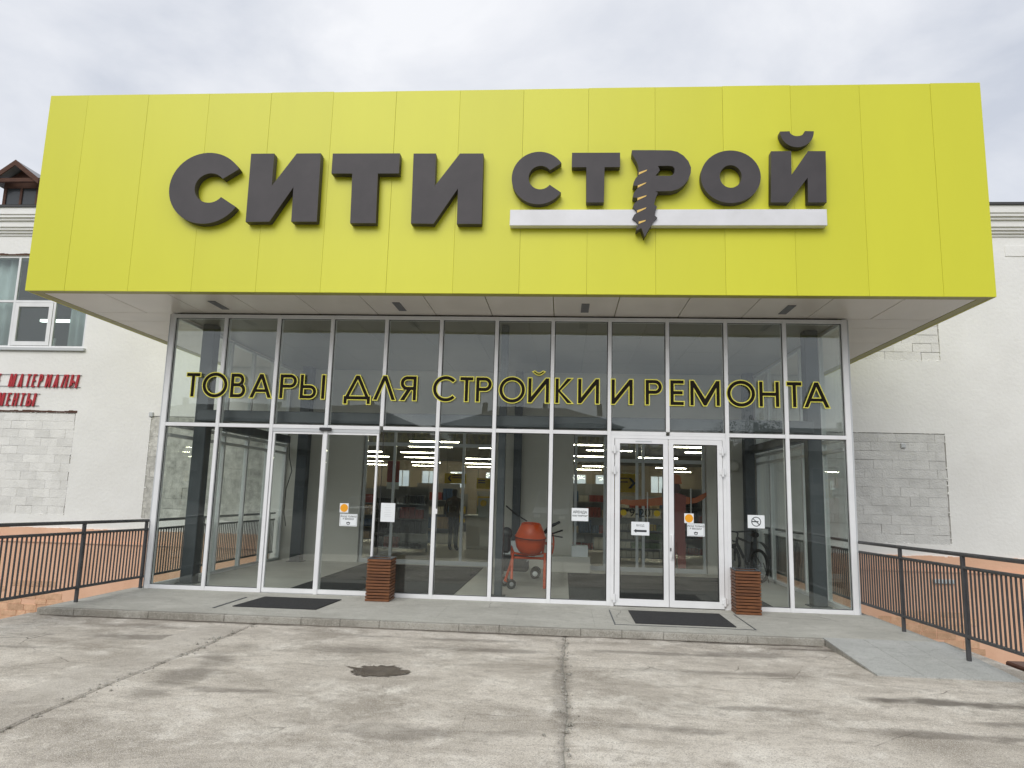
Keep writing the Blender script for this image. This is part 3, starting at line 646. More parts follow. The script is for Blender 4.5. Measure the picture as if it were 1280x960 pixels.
# steel columns and beams inside
def column(x, y, wx, wy, label):
    t = thing('steel_column', label, 'column', (x, y, 0), 'steel columns in the vestibule')
    MB().cbox(-wx/2, wx/2, -wy/2, wy/2, 0.012, 4.42, c=.012).build('shaft', 'steel_dark', t)
    MB().box(-wx/2-.05, wx/2+.05, -wy/2-.05, wy/2+.05, .0005, .0115).build('base_plate', 'steel_dark', t)
column(-5.13, .72, .22, .22, 'dark grey steel column inside the front left corner of the glass')
column(5.13, .72, .22, .22, 'dark grey steel column inside the front right corner of the glass')
column(.09, .52, .12, .16, 'slim grey steel column behind the centre mullion beside the mixer')
column(-4.86, 4.92, .24, .24, 'dark steel column at the back left corner of the vestibule')
column(.06, 5.06, .18, .18, 'dark steel column on the back wall behind the mixer')
column(5.16, 4.95, .22, .22, 'dark steel column behind the black bicycle at the back right')
tag(MB().cbox(-5.0, 5.0, .24, .42, 2.68, 2.87, c=.01).build('steel_beam', 'steel_dark'), 'dark steel beam running behind the transom of the glass front', 'beam', 'steel beams')
for s, wd in ((-1, 'left'), (1, 'right')):
    tag(MB().cbox(min(s*5.14, s*5.30), max(s*5.14, s*5.30), .86, 4.80, 2.64, 2.80, c=.01).build('steel_beam', 'steel_dark'), f'dark steel beam along the {wd} side wall of the vestibule', 'beam', 'steel beams')

# inner wall lining, inner glazing
inn = struct(MB().box(-5.37, -3.552, DW-.006, DW+.0, .0, 4.42).box(-.448, 1.328, DW-.006, DW, 0, 4.42).box(4.302, 5.37, DW-.006, DW, 0, 4.42).box(-3.551, -.449, DW-.006, DW, 3.052, 4.42).box(1.329, 4.301, DW-.006, DW, 3.052, 4.42).build('inner_wall', 'plaster_inner'))
inn.location.y = -.004
def inner(name, label, xs, x0, x1, ztop, hdr):
    t = thing(name, label, 'glass partition', (0, DW+.1, 0), 'inner glass partitions')
    b = MB().box(x0, x1, -.03, .03, 0, .09).box(x0, x1, -.03, .03, hdr-.04, hdr+.04).box(x0, x1, -.03, .03, ztop-.06, ztop)
    b.build('rail', 'alu_grey', t)
    for x in xs: MB().box(x-.03, x+.03, -.032, .032, .09, hdr-.0405).box(x-.03, x+.03, -.032, .032, hdr+.0405, ztop-.0605).build('mullion', 'alu_grey', t)
    xs2 = sorted(set([x0]+list(xs)+[x1]))
    for a, c in zip(xs2[:-1], xs2[1:]):
        if c-a > .1: MB().box(a+.031, c-.031, -.006, .006, .092, hdr-.042).build('pane', 'glass_side', t); MB().box(a+.031, c-.031, -.006, .006, hdr+.042, ztop-.062).build('pane', 'glass_side', t)
    return t
inner('inner_sliding_partition', 'grey framed inner glass partition seen behind the sliding doors', (-3.5, -2.82, -1.2, -.5), -3.53, -.47, 3.04, 2.7)
ind = inner('inner_door_partition', 'grey framed inner glass doors seen through the white swing doors', (1.38, 2.04, 2.76, 2.90, 3.56, 4.24), 1.35, 4.28, 3.04, 2.44)
MB().tube([(2.99, -.06, 1.05), (2.99, -.06, 1.75)], .012).build('handle', 'alu_white', ind)
MB().tube([(3.95, -.06, 1.05), (3.95, -.06, 1.85)], .012).build('handle', 'alu_white', ind)

# ================================================================== lettering
def ell(cx, cy, rx, ry, n=40, a0=0, a1=360): return [(cx+rx*math.cos(R(a0+(a1-a0)*k/n)), cy+ry*math.sin(R(a0+(a1-a0)*k/n))) for k in range(n if abs(a1-a0) >= 360 else n+1)]
def glyph(ch, w, h, s, heavy=False):
    d = lambda run: min(h*.5, s*math.sqrt(1+(h/max(run, .01))**2)*.95)
    if ch == 'Т': return [[(0, h), (w, h), (w, h-s), (w/2+s/2, h-s), (w/2+s/2, 0), (w/2-s/2, 0), (w/2-s/2, h-s), (0, h-s)]]
    if ch == 'О': return [ell(w/2, h/2, w/2, h/2, 48), ell(w/2, h/2, w/2-s, h/2-s, 48)[::-1]]
    if ch == 'С': 
        a = 44; return [ell(w*.56, h/2, w*.56, h/2, 36, a, 360-a)+ell(w*.56, h/2, w*.56-s, h/2-s, 36, 360-a, a)]
    def bowl(x0, ya, yb, xr, n=14):
        r = (yb-ya)/2; q = min(r, max(xr*.42, .004)); return [(xr-q, yb)]+[(xr-q+q*math.cos(R(90-180*k/n)), ya+r+r*math.sin(R(90-180*k/n))) for k in range(1, n)]+[(xr-q, ya)]
    if ch == 'В':
        m = h*.53; o = [(0, 0), (0, h)]+bowl(0, m-s/2, h, w*.88)[:-2]+[(w*.66, m)]+bowl(0, 0, m+s/2, w)[2:]
        return [o, ([(s, m+s/2), (s, h-s)]+bowl(0, m+s/2, h-s, w*.88-s))[::-1], ([(s, s), (s, m-s/2)]+bowl(0, s, m-s/2, w-s))[::-1]]
    if ch in 'АЛД':
        if ch == 'Л' and heavy: return [[(0, 0), (.22*w, h), (w, h), (w, 0), (w-s, 0), (w-s, h-s*.8), (.22*w+s*.85, h-s*.8), (s*.95, 0)]]
        sx, t = s*1.12, s*.56; k = (w/2-t)/h; ap = (w/2-sx)/k
        L = lambda y: sx+k*y
        if ch == 'Л': return [[(0, 0), (w/2-t, h), (w/2+t, h), (w, 0), (w-sx, 0), (w/2, ap), (sx, 0)]]
        if ch == 'А':
            c0, c1 = h*.24, h*.24+s*.9
            return [[(0, 0), (w/2-t, h), (w/2+t, h), (w, 0), (w-sx, 0), (w-L(c0), c0), (L(c0), c0), (sx, 0)], [(L(c1), c1), (w-L(c1), c1), (w/2, ap)]]
        f = s*1.45; i0 = s*.55; kk = (w/2-t-i0)/(h-s); Lo = lambda y: i0+kk*(y-s); sxx = s*1.1
        ap = s+(w/2-i0-sxx)/kk
        return [[(0, -f), (0, s), (i0, s), (w/2-t, h), (w/2+t, h), (w-i0, s), (w, s), (w, -f), (w-s, -f), (w-s, 0), (s, 0), (s, -f)], [(i0+sxx, s), (w-i0-sxx, s), (w/2, ap)]]
    if ch == 'Р':
        yb = h*.44; return [[(0, 0), (0, h)]+bowl(0, yb, h, w)+[(s, yb), (s, 0)], ([(s, yb+s), (s, h-s)]+bowl(0, yb+s, h-s, w-s))[::-1]]
    if ch == 'Я':
        yb = h*.43; r = (h-yb)/2; lx = w*.42
        c = [[(0, 0), (0, h)]+bowl(0, yb, h, w)+[(lx+s*.9, yb), (w, 0), (w-s*1.35, 0), (lx-s*.35, yb), (s, yb), (s, 0)], ([(s, yb+s), (s, h-s)]+bowl(0, yb+s, h-s, w-s))[::-1]]
        return [[(w-x, y) for x, y in q][::-1] for q in c]
    if ch == 'Ы':
        w1 = w*.66 if not heavy else w*.62; yt = h*.56
        return [[(0, 0), (0, h), (s, h), (s, yt)]+bowl(0, 0, yt, w1), ([(s, s), (s, yt-s)]+bowl(0, s, yt-s, w1-s))[::-1], [(w-s, 0), (w-s, h), (w, h), (w, 0)]]
    if ch in 'ИЙ':
        v = d(w-2*s); c = [[(0, 0), (0, h), (s, h), (s, v), (w-s, h), (w, h), (w, 0), (w-s, 0), (w-s, h-v), (s, 0)]]
        if ch == 'Й': c.append([(w*.24+w*.52*k/10, h*1.27-h*.12*math.sin(math.pi*k/10)) for k in range(11)]+[(w*.70-w*.40*k/10, h*1.29-h*.09*math.sin(math.pi*k/10)) for k in range(11)])
        return c
    if ch == 'К':
        m = h*.5; return [[(0, 0), (0, h), (s, h), (s, m+s*.35), (w-s*1.5, h), (w-s*.12, h), (s*1.45, m), (w, 0), (w-s*1.42, 0), (s, m-s*.35-s*.1), (s, 0)]]
    if ch == 'Е': return [[(0, 0), (0, h), (w, h), (w, h-s), (s, h-s), (s, h*.5+s/2), (w*.92, h*.5+s/2), (w*.92, h*.5-s/2), (s, h*.5-s/2), (s, s), (w, s), (w, 0)]]
    if ch == 'М':
        k = s*1.0; q = (h-0)*(s*.95/(w/2-s)); q = min(max(q, s*1.6), h*.42)
        return [[(0, 0), (0, h), (s*1.05, h), (w/2, q), (w-s*1.05, h), (w, h), (w, 0), (w-s, 0), (w-s, h-q*1.02), (w/2+s*.4, 0), (w/2-s*.4, 0), (s, h-q*1.02), (s, 0)]]
    if ch == 'Н': return [[(0, 0), (0, h), (s, h), (s, h*.5+s/2), (w-s, h*.5+s/2), (w-s, h), (w, h), (w, 0), (w-s, 0), (w-s, h*.5-s/2), (s, h*.5-s/2), (s, 0)]]
    if ch == 'У': return [[(0, h), (s*1.1, h), (w*.5+s*.1, h*.45), (w-s*1.1, h), (w, h), (w*.55, 0), (w*.55-s*1.1, 0), (w*.5-s*.45, h*.3)]]
# window lettering: black faces on yellow outlines
wl = thing('window_lettering', 'black Cyrillic lettering outlined in yellow across the upper glass panes', 'lettering', (0, -.06, 3.05))
WT = [('Т', -5.072, -4.851), ('О', -4.794, -4.382), ('В', -4.322, -4.075), ('А', -3.994, -3.639), ('Р', -3.499, -3.226), ('Ы', -3.163, -2.759), ('Д', -2.436, -2.008), ('Л', -1.954, -1.602), ('Я', -1.519, -1.266),
      ('С', -.994, -.63), ('Т', -.559, -.354), ('Р', -.303, -.058), ('О', .067, .471), ('Й', .525, .851), ('К', .954, 1.212), ('И', 1.309, 1.634), ('И', 1.83, 2.157), ('Р', 2.359, 2.607),
      ('Е', 2.74, 2.942), ('М', 3.045, 3.492), ('О', 3.607, 4.027), ('Н', 4.094, 4.388), ('Т', 4.513, 4.727), ('А', 4.765, 5.137)]
for ch, xa, xb in WT:
    h = .385; z = 0
    if ch in 'ОС': h, z = .405, -.008
    g = glyph(ch, xb-xa, h, .049)
    lo = shape_obj('letter', 'letter_black', wl, g, .006, -.006, xa, z)
    e = shape_obj('outline', 'letter_yellow', None, g, .005, 0, 0, 0, offset=.015); e.parent = lo; e.location = (0, .0058, 0)
# red letters on the white wall
rl = thing('wall_lettering', 'red slanted Cyrillic letters mounted on thin rods on the white wall', 'lettering', (0, DW, 0))
def red_line(zs, h, items):
    for ch, xa, xb in items:
        g = [[(x+y*.13, y) for x, y in c] for c in glyph(ch, xb-xa-.022, h, max(.036, min(.052, .27*(xb-xa))), True)]
        shape_obj('letter', 'letter_red', rl, g, .025, -.04, xa, zs)
def rx(px): return -12.45+(px/11.636-13)*.02045
L1 = [('Е', -30, 18), ('М', 150, 250), ('А', 288, 362), ('Т', 400, 462), ('Е', 487, 545), ('Р', 580, 645), ('И', 685, 770), ('А', 800, 882), ('Л', 915, 1010), ('Ы', 1038, 1165)]
L2 = [('У', -50, 10), ('М', 20, 120), ('Е', 152, 210), ('Н', 240, 320), ('Т', 350, 412), ('Ы', 440, 575)]
red_line(3.885, .32, [(c, rx(a), rx(b)) for c, a, b in L1]); red_line(3.415, .32, [(c, rx(a), rx(b)) for c, a, b in L2])
for z, xe in ((3.90, -10.6), (4.19, -10.6), (3.43, -11.6), (3.72, -11.6)): MB().tube([(-14, -.02, z), (xe, -.02, z)], .006, 6).build('mounting_rod', 'steel_dark', rl)
# big sign on the fascia
sg = thing('shop_sign', 'dark grey raised Cyrillic letters with a screw and white bar on the yellow fascia', 'sign', (0, CYF, 0))
YB, DEP = -.012, .118
def sign(name, m, cont, depth=DEP, front=None): return shape_obj(name, m, sg, cont, depth, -.132 if front is None else front)
def cee(cx, cz, rx_, rz_, irx, irz, a_up, a_dn, ia_up, ia_dn): return [ell(cx, cz, rx_, rz_, 44, a_up, 360-a_dn)+ell(cx, cz, irx, irz, 36, 360-ia_dn, ia_up)]
sign('letter', 'sign_dark', [ell(-4.295, 6.012, .572, .560, 44, 32, 328)+ell(-4.235, 6.012, .235, .232, 30, 322, 38)])
sign('letter', 'sign_dark', [[(-3.64, 5.48), (-3.645, 6.552), (-3.288, 6.552), (-3.288, 6.04), (-2.944, 6.55), (-2.575, 6.55), (-2.565, 5.484), (-2.95, 5.484), (-2.955, 6.02), (-3.28, 5.484)]])
sign('letter', 'sign_dark', [[(-2.395, 6.545), (-1.381, 6.54), (-1.381, 6.226), (-1.695, 6.226), (-1.683, 5.46), (-2.065, 5.46), (-2.08, 6.228), (-2.395, 6.23)]])
sign('letter', 'sign_dark', [[(-1.165, 5.455), (-1.178, 6.535), (-.844, 6.533), (-.84, 6.03), (-.488, 6.53), (-.143, 6.528), (-.135, 5.448), (-.493, 5.448), (-.497, 5.99), (-.832, 5.45)]])
sign('letter', 'sign_dark', [ell(.675, 6.146, .392, .402, 40, 34, 326)+ell(.70, 6.15, .172, .18, 30, 322, 38)])
sign('letter', 'sign_dark', [[(1.15, 6.528), (1.842, 6.524), (1.842, 6.304), (1.62, 6.304), (1.614, 5.769), (1.364, 5.769), (1.36, 6.305), (1.15, 6.306)]])
SCREW = [(2.009, 6.546), (2.284, 6.544), (2.561, 6.538), (2.653, 6.516), (2.737, 6.457), (2.805, 6.374), (2.842, 6.275), (2.837, 6.193), (2.802, 6.095), (2.74, 6.014), (2.664, 5.954), (2.572, 5.925), (2.336, 5.918), (2.374, 5.898), (2.343, 5.823), (2.32, 5.722), (2.361, 5.69), (2.338, 5.625), (2.33, 5.557), (2.365, 5.528), (2.304, 5.467), (2.293, 5.432), (2.243, 5.352), (2.187, 5.239), (2.141, 5.376), (2.072, 5.332), (2.072, 5.371), (2.103, 5.424), (2.061, 5.48), (2.015, 5.513), (2.041, 5.569), (2.081, 5.601), (2.061, 5.642), (2.022, 5.687), (2.041, 5.736), (2.09, 5.78), (2.087, 5.821), (2.025, 5.831), (2.031, 5.886), (2.061, 5.935), (2.09, 5.968), (2.087, 6.004), (2.028, 6.009), (2.034, 6.058), (2.06, 6.115), (2.102, 6.168), (2.099, 6.28), (2.08, 6.354), (2.009, 6.488)]
SHOLE = [(2.376, 6.303), (2.514, 6.305), (2.583, 6.297), (2.61, 6.26), (2.608, 6.203), (2.582, 6.165), (2.543, 6.151), (2.341, 6.155), (2.403, 6.237)]
so_ = sign('screw_letter', 'sign_dark', [SCREW, SHOLE], DEP+.03, -.162); so_['label'] = 'dark letter shaped like a screw with golden thread marks'
for c in ([(2.102, 6.168), (2.108, 6.206), (2.225, 6.246), (2.214, 6.226)], [(2.088, 5.971), (2.093, 6.009), (2.211, 6.054), (2.2, 6.036)], [(2.084, 5.783), (2.088, 5.821), (2.217, 5.861), (2.203, 5.841)], [(2.081, 5.597), (2.082, 5.634), (2.213, 5.679), (2.2, 5.658)], [(2.103, 5.432), (2.105, 5.467), (2.205, 5.491), (2.193, 5.472)]):
    e = shape_obj('thread_mark', 'sign_gold', None, [c], .004, 0); e.parent = so_; e.location = (0, -(DEP+.03)/2-.0025, 0)
sign('letter', 'sign_dark', [ell(3.40, 6.15, .418, .395, 48), ell(3.40, 6.152, .152, .17, 36)[::-1]])
sign('letter', 'sign_dark', [[(3.945, 5.763), (3.97, 6.528), (4.25, 6.528), (4.243, 6.17), (4.482, 6.526), (4.724, 6.524), (4.708, 5.76), (4.455, 5.761), (4.463, 6.13), (4.195, 5.762)]])
sign('breve', 'sign_dark', [[(4.103+.235*(1-math.cos(math.pi*k/16)), 6.826-.24*math.sin(math.pi*k/16)) for k in range(17)]+[(4.448-.1055*(1-math.cos(math.pi*k/12)), 6.83-.076*math.sin(math.pi*k/12)) for k in range(13)]])
MB().cbox(.272, 4.71, -.125, -.012, 5.425, 5.665, c=.006).build('underline_bar', 'sign_white', sg)

# ================================================================== railings
def railing(x, y0, y1, posts, label):
    t = thing('ramp_railing', label, 'railing', (x, 0, 0), 'ramp railings'); k = .014; zz = lambda y, z: z-k*min(y, 0)
    for z, r in ((1.045, .023), (.905, .019), (.175, .020)):
        MB().tube([(0, y0, zz(y0, z)), (0, 0, z), (0, y1, z)], r, 8).build('rail', 'rail_paint', t)
    for y in posts: MB().cbox(-.02, .02, y-.02, y+.02, -.05, zz(y, 1.03), c=.003).build('post', 'rail_paint', t)
    me = MB().box(-.008, .008, -.008, .008, 0, .716).mesh('baluster', 'rail_paint'); y = y0+.05
    while y < y1:
        if all(abs(y-p) > .04 for p in posts): link('baluster', me, t, (0, y, zz(y, .182)))
        y += .0795
railing(-5.5, -6.2, 5.1, (-4.75, -3.25, -1.585, -.07, 1.78, 3.3, 4.8), 'dark grey metal railing on the left with the red wall letters above it')
railing(5.5, -6.2, 5.1, (-5.85, -4.35, -2.83, -1.33, .2, 1.7, 3.2, 4.7), 'dark grey metal railing on the right beside the sloping ramp')

# ================================================================== mats
def floor_mat(x0, x1, y0, y1, label, sk=0):
    b = MB(); z0, z1 = .0016, .012
    vs = [(x0, y0), (x1, y0), (x1+sk, y1), (x0+sk, y1)]
    b.add([(x, y, z0) for x, y in vs]+[(x, y, z1) for x, y in vs], [(4, 5, 6, 7), (0, 1, 5, 4), (1, 2, 6, 5), (2, 3, 7, 6), (3, 0, 4, 7)])
    return tag(b.build('floor_mat', 'mat_rubber'), label, 'mat', 'door mats')
floor_mat(-3.36, -2.2, -1.45, -.5, 'black rubber door mat outside the sliding doors', .06)
floor_mat(2.06, 3.34, -1.53, -.48, 'black rubber door mat outside the white swing doors')
floor_mat(-3.3, -.62, .5, 4.9, 'large dark mat inside behind the sliding doors')
floor_mat(1.22, 4.35, .45, 4.4, 'large dark mat inside behind the swing doors and bicycle')
b = MB().box(-3.56, -3.53, -1.62, -.6, .0016, .006).build('mat_frame_strip', 'steel_dark', plat)
for q in ((1.78, 3.56, -1.67, -1.655), (1.78, 1.795, -1.653, -.46), (3.545, 3.56, -1.653, -.46)): MB().box(*q, .0016, .005).build('mat_frame_strip', 'steel_dark', plat)

# ================================================================== litter bins
def bin_(x, y, rz, label):
    t = thing('litter_bin', label, 'litter bin', (x, y, 0), 'wooden slatted bins', rz)
    MB().box(-.155, .155, -.155, .155, .0, .585).build('liner', 'bin_inner', t)
    me1 = MB().cbox(-.178, .178, -.011, .011, 0, .033, c=.003).mesh('slat', 'bin_wood'); me2 = MB().cbox(-.011, .011, -.166, .166, 0, .033, c=.003).mesh('slat', 'bin_wood')
    r2 = random.Random(x)
    for k in range(14):
        z = .004+k*.0437
        for s in (-1, 1): link('slat', me1, t, (r2.uniform(-.003, .003), s*.178, z)); link('slat', me2, t, (s*.167, r2.uniform(-.002, .002), z))
    rim = MB()
    for q in ((-.185, .185, -.189, -.15), (-.185, .185, .15, .189), (-.185, -.15, -.149, .149), (.15, .185, -.149, .149)): rim.cbox(*q, .614, .624, c=.002)
    rim.build('top_rim', 'steel_dark', t)
    for sx_ in (-1, 1):
        for sy_ in (-1, 1): MB().box(sx_*.15-.012, sx_*.15+.012, sy_*.162-.005, sy_*.162+.004, 0, .61).build('corner_batten', 'bin_wood', t)
bin_(-1.605, -.34, R(1), 'reddish wooden slatted litter bin by the sliding doors')
bin_(3.775, -.26, R(-2), 'reddish wooden slatted litter bin by the swing doors in front of the bicycle')

# ================================================================== notices
def notice(x0, x1, z0, z1, y, label, lines=(), border=True, dot=False):
    xm, zm = (x0+x1)/2, (z0+z1)/2; t = thing('notice', label, 'notice', (xm, y, zm), 'notices on the glass')
    MB().box(x0-xm, x1-xm, 0, .002, z0-zm, z1-zm).build('sheet', 'paper', t)
    for (s, size, dx_, dz, bold) in lines: text_obj('print', 'ink', t, s, size, dx_, -.001, dz, bold=bold)
    return t
def ring_mark(t, cx, cz, r, w_, m='ink'): shape_obj('pictogram', m, t, [ell(cx, cz, r, r, 32), ell(cx, cz, r-w_, r-w_, 32)[::-1]], .001, -.0015)
YN = -.0155
for (cx, cz, lb, yy) in ((-2.33, 1.33, 'orange round sticker on the right sliding door', YN-.01), (3.005, 1.325, 'orange round sticker on the right swing door', -.057)):
    t = thing('round_sticker', lb, 'sticker', (cx, yy, cz), 'orange stickers on the doors')
    MB().box(-.07, .07, 0, .002, -.072, .072).build('backing', 'paper', t); shape_obj('disc', 'orange_dot', t, [ell(0, 0, .062, .062, 32)], .0012, -.0014)
for (a, c, d, e, yy, lb) in ((-2.39, -2.11, 1.05, 1.24, YN-.01, 'white mask notice below the orange sticker on the sliding door'), (2.975, 3.235, 1.06, 1.25, -.057, 'white mask notice below the orange sticker on the swing door')):
    t = notice(a, c, d, e, yy, lb, (('ВХОД ТОЛЬКО', .034, 0, .052, .0006), ('В МАСКАХ', .034, 0, .015, .0006)))
    shape_obj('pictogram', 'ink', t, [[(-.03, -.03), (-.012, -.036), (0, -.024), (.012, -.036), (.03, -.03), (.024, -.065), (0, -.078), (-.024, -.065)], [(-.018, -.044), (-.016, -.060), (0, -.068), (.016, -.060), (.018, -.044), (0, -.05)]], .001, -.0015)
    W_, H_ = (c-a)/2-.012, (e-d)/2-.012
    shape_obj('border', 'ink', t, [[(-W_, -H_), (W_, -H_), (W_, H_), (-W_, H_)], [(-W_+.002, -H_+.002), (-W_+.002, H_-.002), (W_-.002, H_-.002), (W_-.002, -H_+.002)]], .0008, -.0012)
t = notice(-1.745, -1.52, 1.135, 1.425, YN, 'white paper sheet with lines of small print left of the wooden bin')
for k, (wd, dz) in enumerate(((.06, .11), (.11, .07), (.09, .035), (.12, 0), (.10, -.035), (.12, -.06))): MB().box(-wd/2, wd/2, -.001, -.0002, dz, dz+.004).build('print_line', 'alu_grey', t)
notice(1.235, 1.49, 1.235, 1.43, YN, 'white notice about rental on the glass right of the mixer', (('АРЕНДА', .052, 0, .035, .001), ('ООО "МАРТАК"', .031, 0, -.02, .001)))
t = notice(2.14, 2.41, 1.05, 1.25, -.057, 'white notice with a black left arrow on the left swing door', (('ВХОД', .042, 0, .045, 0),))
shape_obj('arrow', 'ink', t, [[(-.1, -.035), (-.06, -.005), (-.06, -.02), (.095, -.02), (.095, -.05), (-.06, -.05), (-.06, -.065)]], .001, -.0015)
t = notice(3.885, 4.135, 1.205, 1.40, YN, 'white no smoking notice above the bicycle'); ring_mark(t, 0, 0, .072, .011)
shape_obj('pictogram', 'ink', t, [[(-.055, .045), (-.047, .053), (.055, -.045), (.047, -.053)]], .001, -.0015); shape_obj('pictogram', 'ink', t, [[(-.06, -.008), (.035, -.008), (.035, .008), (-.06, .008)]], .0008, -.0012)
MB().box(-.875, -.845, -.062, -.0555, 1.28, 1.36).build('door_bell', 'alu_white', sf)

# ================================================================== shop interior behind the inner glazing
struct(MB().box(-14, 14, DW+.376, 31, -.02, 0).build('shop_floor', 'shop_floor'))
struct(MB().box(-14, 14, DW+.376, 31, 3.42, 3.5).build('shop_ceiling', 'shop_ceiling'))
FW = [(-8.6, -7.75), (-7.05, -6.2), (-5.4, -4.5), (-3.35, -2.5), (1.35, 2.4), (2.9, 3.9), (6.0, 6.9)]
def plain_wall(name, holes):
    b = MB(); xs = [-14]+[v for h in holes for v in h]+[14]
    for i in range(0, len(xs), 2): b.box(xs[i], xs[i+1], 30, 30.3, 0, 3.42)
    for h in holes: b.box(h[0], h[1], 30, 30.3, 0, 1.95); b.box(h[0], h[1], 30, 30.3, 2.85, 3.42)
    return struct(b.build(name, 'shop_wall'))
fw = plain_wall('shop_back_wall', FW)
for a, c in FW:
    o = MB().box(a, a+.04, 30.1, 30.16, 1.95, 2.85).box(c-.04, c, 30.1, 30.16, 1.95, 2.85).box((a+c)/2-.02, (a+c)/2+.02, 30.1, 30.16, 1.95, 2.85).build('window_frame', 'alu_white', fw)
    MB().box(a+.041, c-.041, 30.12, 30.13, 1.96, 2.84).build('pane', 'glass_side', fw)
struct(MB().box(-14.2, -14, DW+.376, 31, 0, 3.42).build('shop_side_wall', 'shop_wall')); struct(MB().box(14, 14.2, DW+.376, 31, 0, 3.42).build('shop_side_wall', 'shop_wall'))
# strip lamps under the shop ceiling
lamp_me = MB().box(-.72, .72, -.015, .015, .02, .046).mesh('tube', 'tube_light'); body_me = MB().box(-.77, .77, -.06, .06, .051, .09).mesh('lamp_body', 'steel_dark')
rr = random.Random(4)
rows = [(9.6, [-5.7, -2.6, 1.5, 4.9]), (11.9, [-6.3, -3.2, -1.0, 2.5, 5.6]), (15.5, [-6.4, -4.3, 1.9, 4.6]), (19.2, [-7.0, -4.9, -2.4, 2.2, 5.1]), (24.0, [-8.6, -5.6, -3.0, 2.7, 6.2]), (28.4, [-9.5, -6.6, -3.4, 2.4, 7.2])]
ORD = ['first', 'second', 'third', 'fourth', 'fifth']; ROWN = ['nearest', 'second', 'third', 'fourth', 'fifth', 'farthest']
for ri, (y, xs) in enumerate(rows):
    for x in xs:
        t = thing('strip_lamp', f'lit strip lamp, {ORD[xs.index(x)]} from the left in the {ROWN[ri]} lamp row of the shop', 'lamp', (x+rr.uniform(-.1, .1), y, 3.05), 'strip lamps in the shop')
        link('tube', lamp_me, t); link('lamp_body', body_me, t)
        MB().tube([(-.6, 0, .09), (-.6, 0, .36)], .008, 5).tube([(.6, 0, .09), (.6, 0, .36)], .008, 5).build('hanger', 'steel_dark', t)
# yellow hanging signs
def chev(cx, cz, s, d): return [(cx-d*s*.5, cz), (cx+d*s*.2, cz+s*.8), (cx+d*s*.65, cz+s*.8), (cx, cz), (cx+d*s*.65, cz-s*.8), (cx+d*s*.2, cz-s*.8)]
def hsign(x0, x1, z0, z1, y, label, arrow):
    t = thing('hanging_sign', label, 'sign', ((x0+x1)/2, y, z0), 'yellow signs in the shop'); hw = (x1-x0)/2; H = z1-z0
    MB().box(-hw, hw, 0, .02, 0, H).build('panel', 'sign_yellow', t)
    if arrow: shape_obj('arrow', 'ink', t, [chev(-arrow*hw*.55 if arrow > 0 else hw*.55, H*.5, H*.36, arrow)], .002, -.003)
    for k in range(2): MB().box(-hw*.3 if arrow > 0 else -hw*.8, hw*.8 if arrow > 0 else hw*.2, -.002, -.0003, H*(.72-.2*k), H*(.72-.2*k)+.035).build('print_line', 'film_dark', t)
    MB().tube([(-hw*.8, .01, H), (-hw*.8, .01, 3.42-z0)], .006, 5).tube([(hw*.8, .01, H), (hw*.8, .01, 3.42-z0)], .006, 5).build('hanger', 'steel_dark', t)
hsign(-2.24, -1.62, 1.88, 2.16, 9, 'yellow hanging sign with a black left arrow inside the shop', 1)
hsign(-1.33, -.92, 1.75, 2.05, 9, 'small yellow hanging sign without arrow inside the shop', 0)
hsign(2.45, 3.17, 1.76, 2.27, 9, 'yellow hanging sign with a black right arrow behind the swing doors', -1)
# display racks with goods
GOODS = {'goods_dark': ['goods_black', 'goods_black', 'shelf_metal', 'goods_red'], 'goods_mixed': ['goods_tan', 'goods_cream', 'goods_blue', 'goods_red'], 'goods_pale': ['goods_cream', 'goods_pale', 'goods_yellow', 'goods_green']}
def rack(x, y, wd, h, m, seed, label, rz=0, levels=4):
    t = thing('display_rack', label, 'rack', (x, y, 0), 'racks in the shop', rz); r2 = random.Random(seed)
    for s in (-1, 1): MB().box(s*wd/2-.02, s*wd/2+.02, -.02, .02, 0, h).build('upright', 'shelf_metal', t)
    MB().box(-wd/2, wd/2, .021, .035, .1, h).build('back_panel', 'shelf_metal', t)
    b = MB()
    for k in range(levels):
        z = .12+k*(h-.2)/levels; MB().box(-wd/2+.021, wd/2-.021, -.35, .02, z-.02, z).build('shelf', 'shelf_metal', t); u = -wd/2+.04
        while u < wd/2-.1:
            w_ = r2.uniform(.07, .16); hh = r2.uniform(.14, (h-.2)/levels-.06); mi = r2.randrange(4)
            for _ in range(r2.randint(2, 5)):
                if u+w_ > wd/2-.03: break
                b.box(u, u+w_-.012, -.33, -.10, z+.001, z+hh, mi); u += w_
            u += .02
    o = b.build('goods', GOODS[m], t); o['kind'] = 'stuff'
rack(-3.35, 8.6, 1.5, 1.75, 'goods_dark', 1, 'rack of black hanging tools behind the sliding doors'); rack(-2.75, 11.0, 1.3, 1.9, 'goods_mixed', 2, 'tall rack of mixed goods beyond the black tools')
rack(-.9, 12.5, 1.6, 1.7, 'goods_pale', 3, 'rack of pale boxes right of the standing customer'); rack(1.75, 10.5, 1.2, 2.0, 'goods_mixed', 4, 'rack of brown goods behind the rental notice')
rack(3.1, 8.0, 1.3, 1.1, 'goods_pale', 5, 'low rack of pale goods behind the swing doors'); rack(4.7, 9.5, 1.6, 1.9, 'goods_dark', 6, 'rack of dark goods at the right of the shop')
rack(-5.2, 12, 2.0, 1.7, 'goods_mixed', 7, 'rack of mixed goods at the far left of the shop'); rack(-4.5, 18, 3.5, 1.6, 'goods_pale', 8, 'long pale rack near the far shop windows'); rack(3.0, 17, 4.0, 1.7, 'goods_mixed', 9, 'long rack of mixed goods far behind the swing doors')
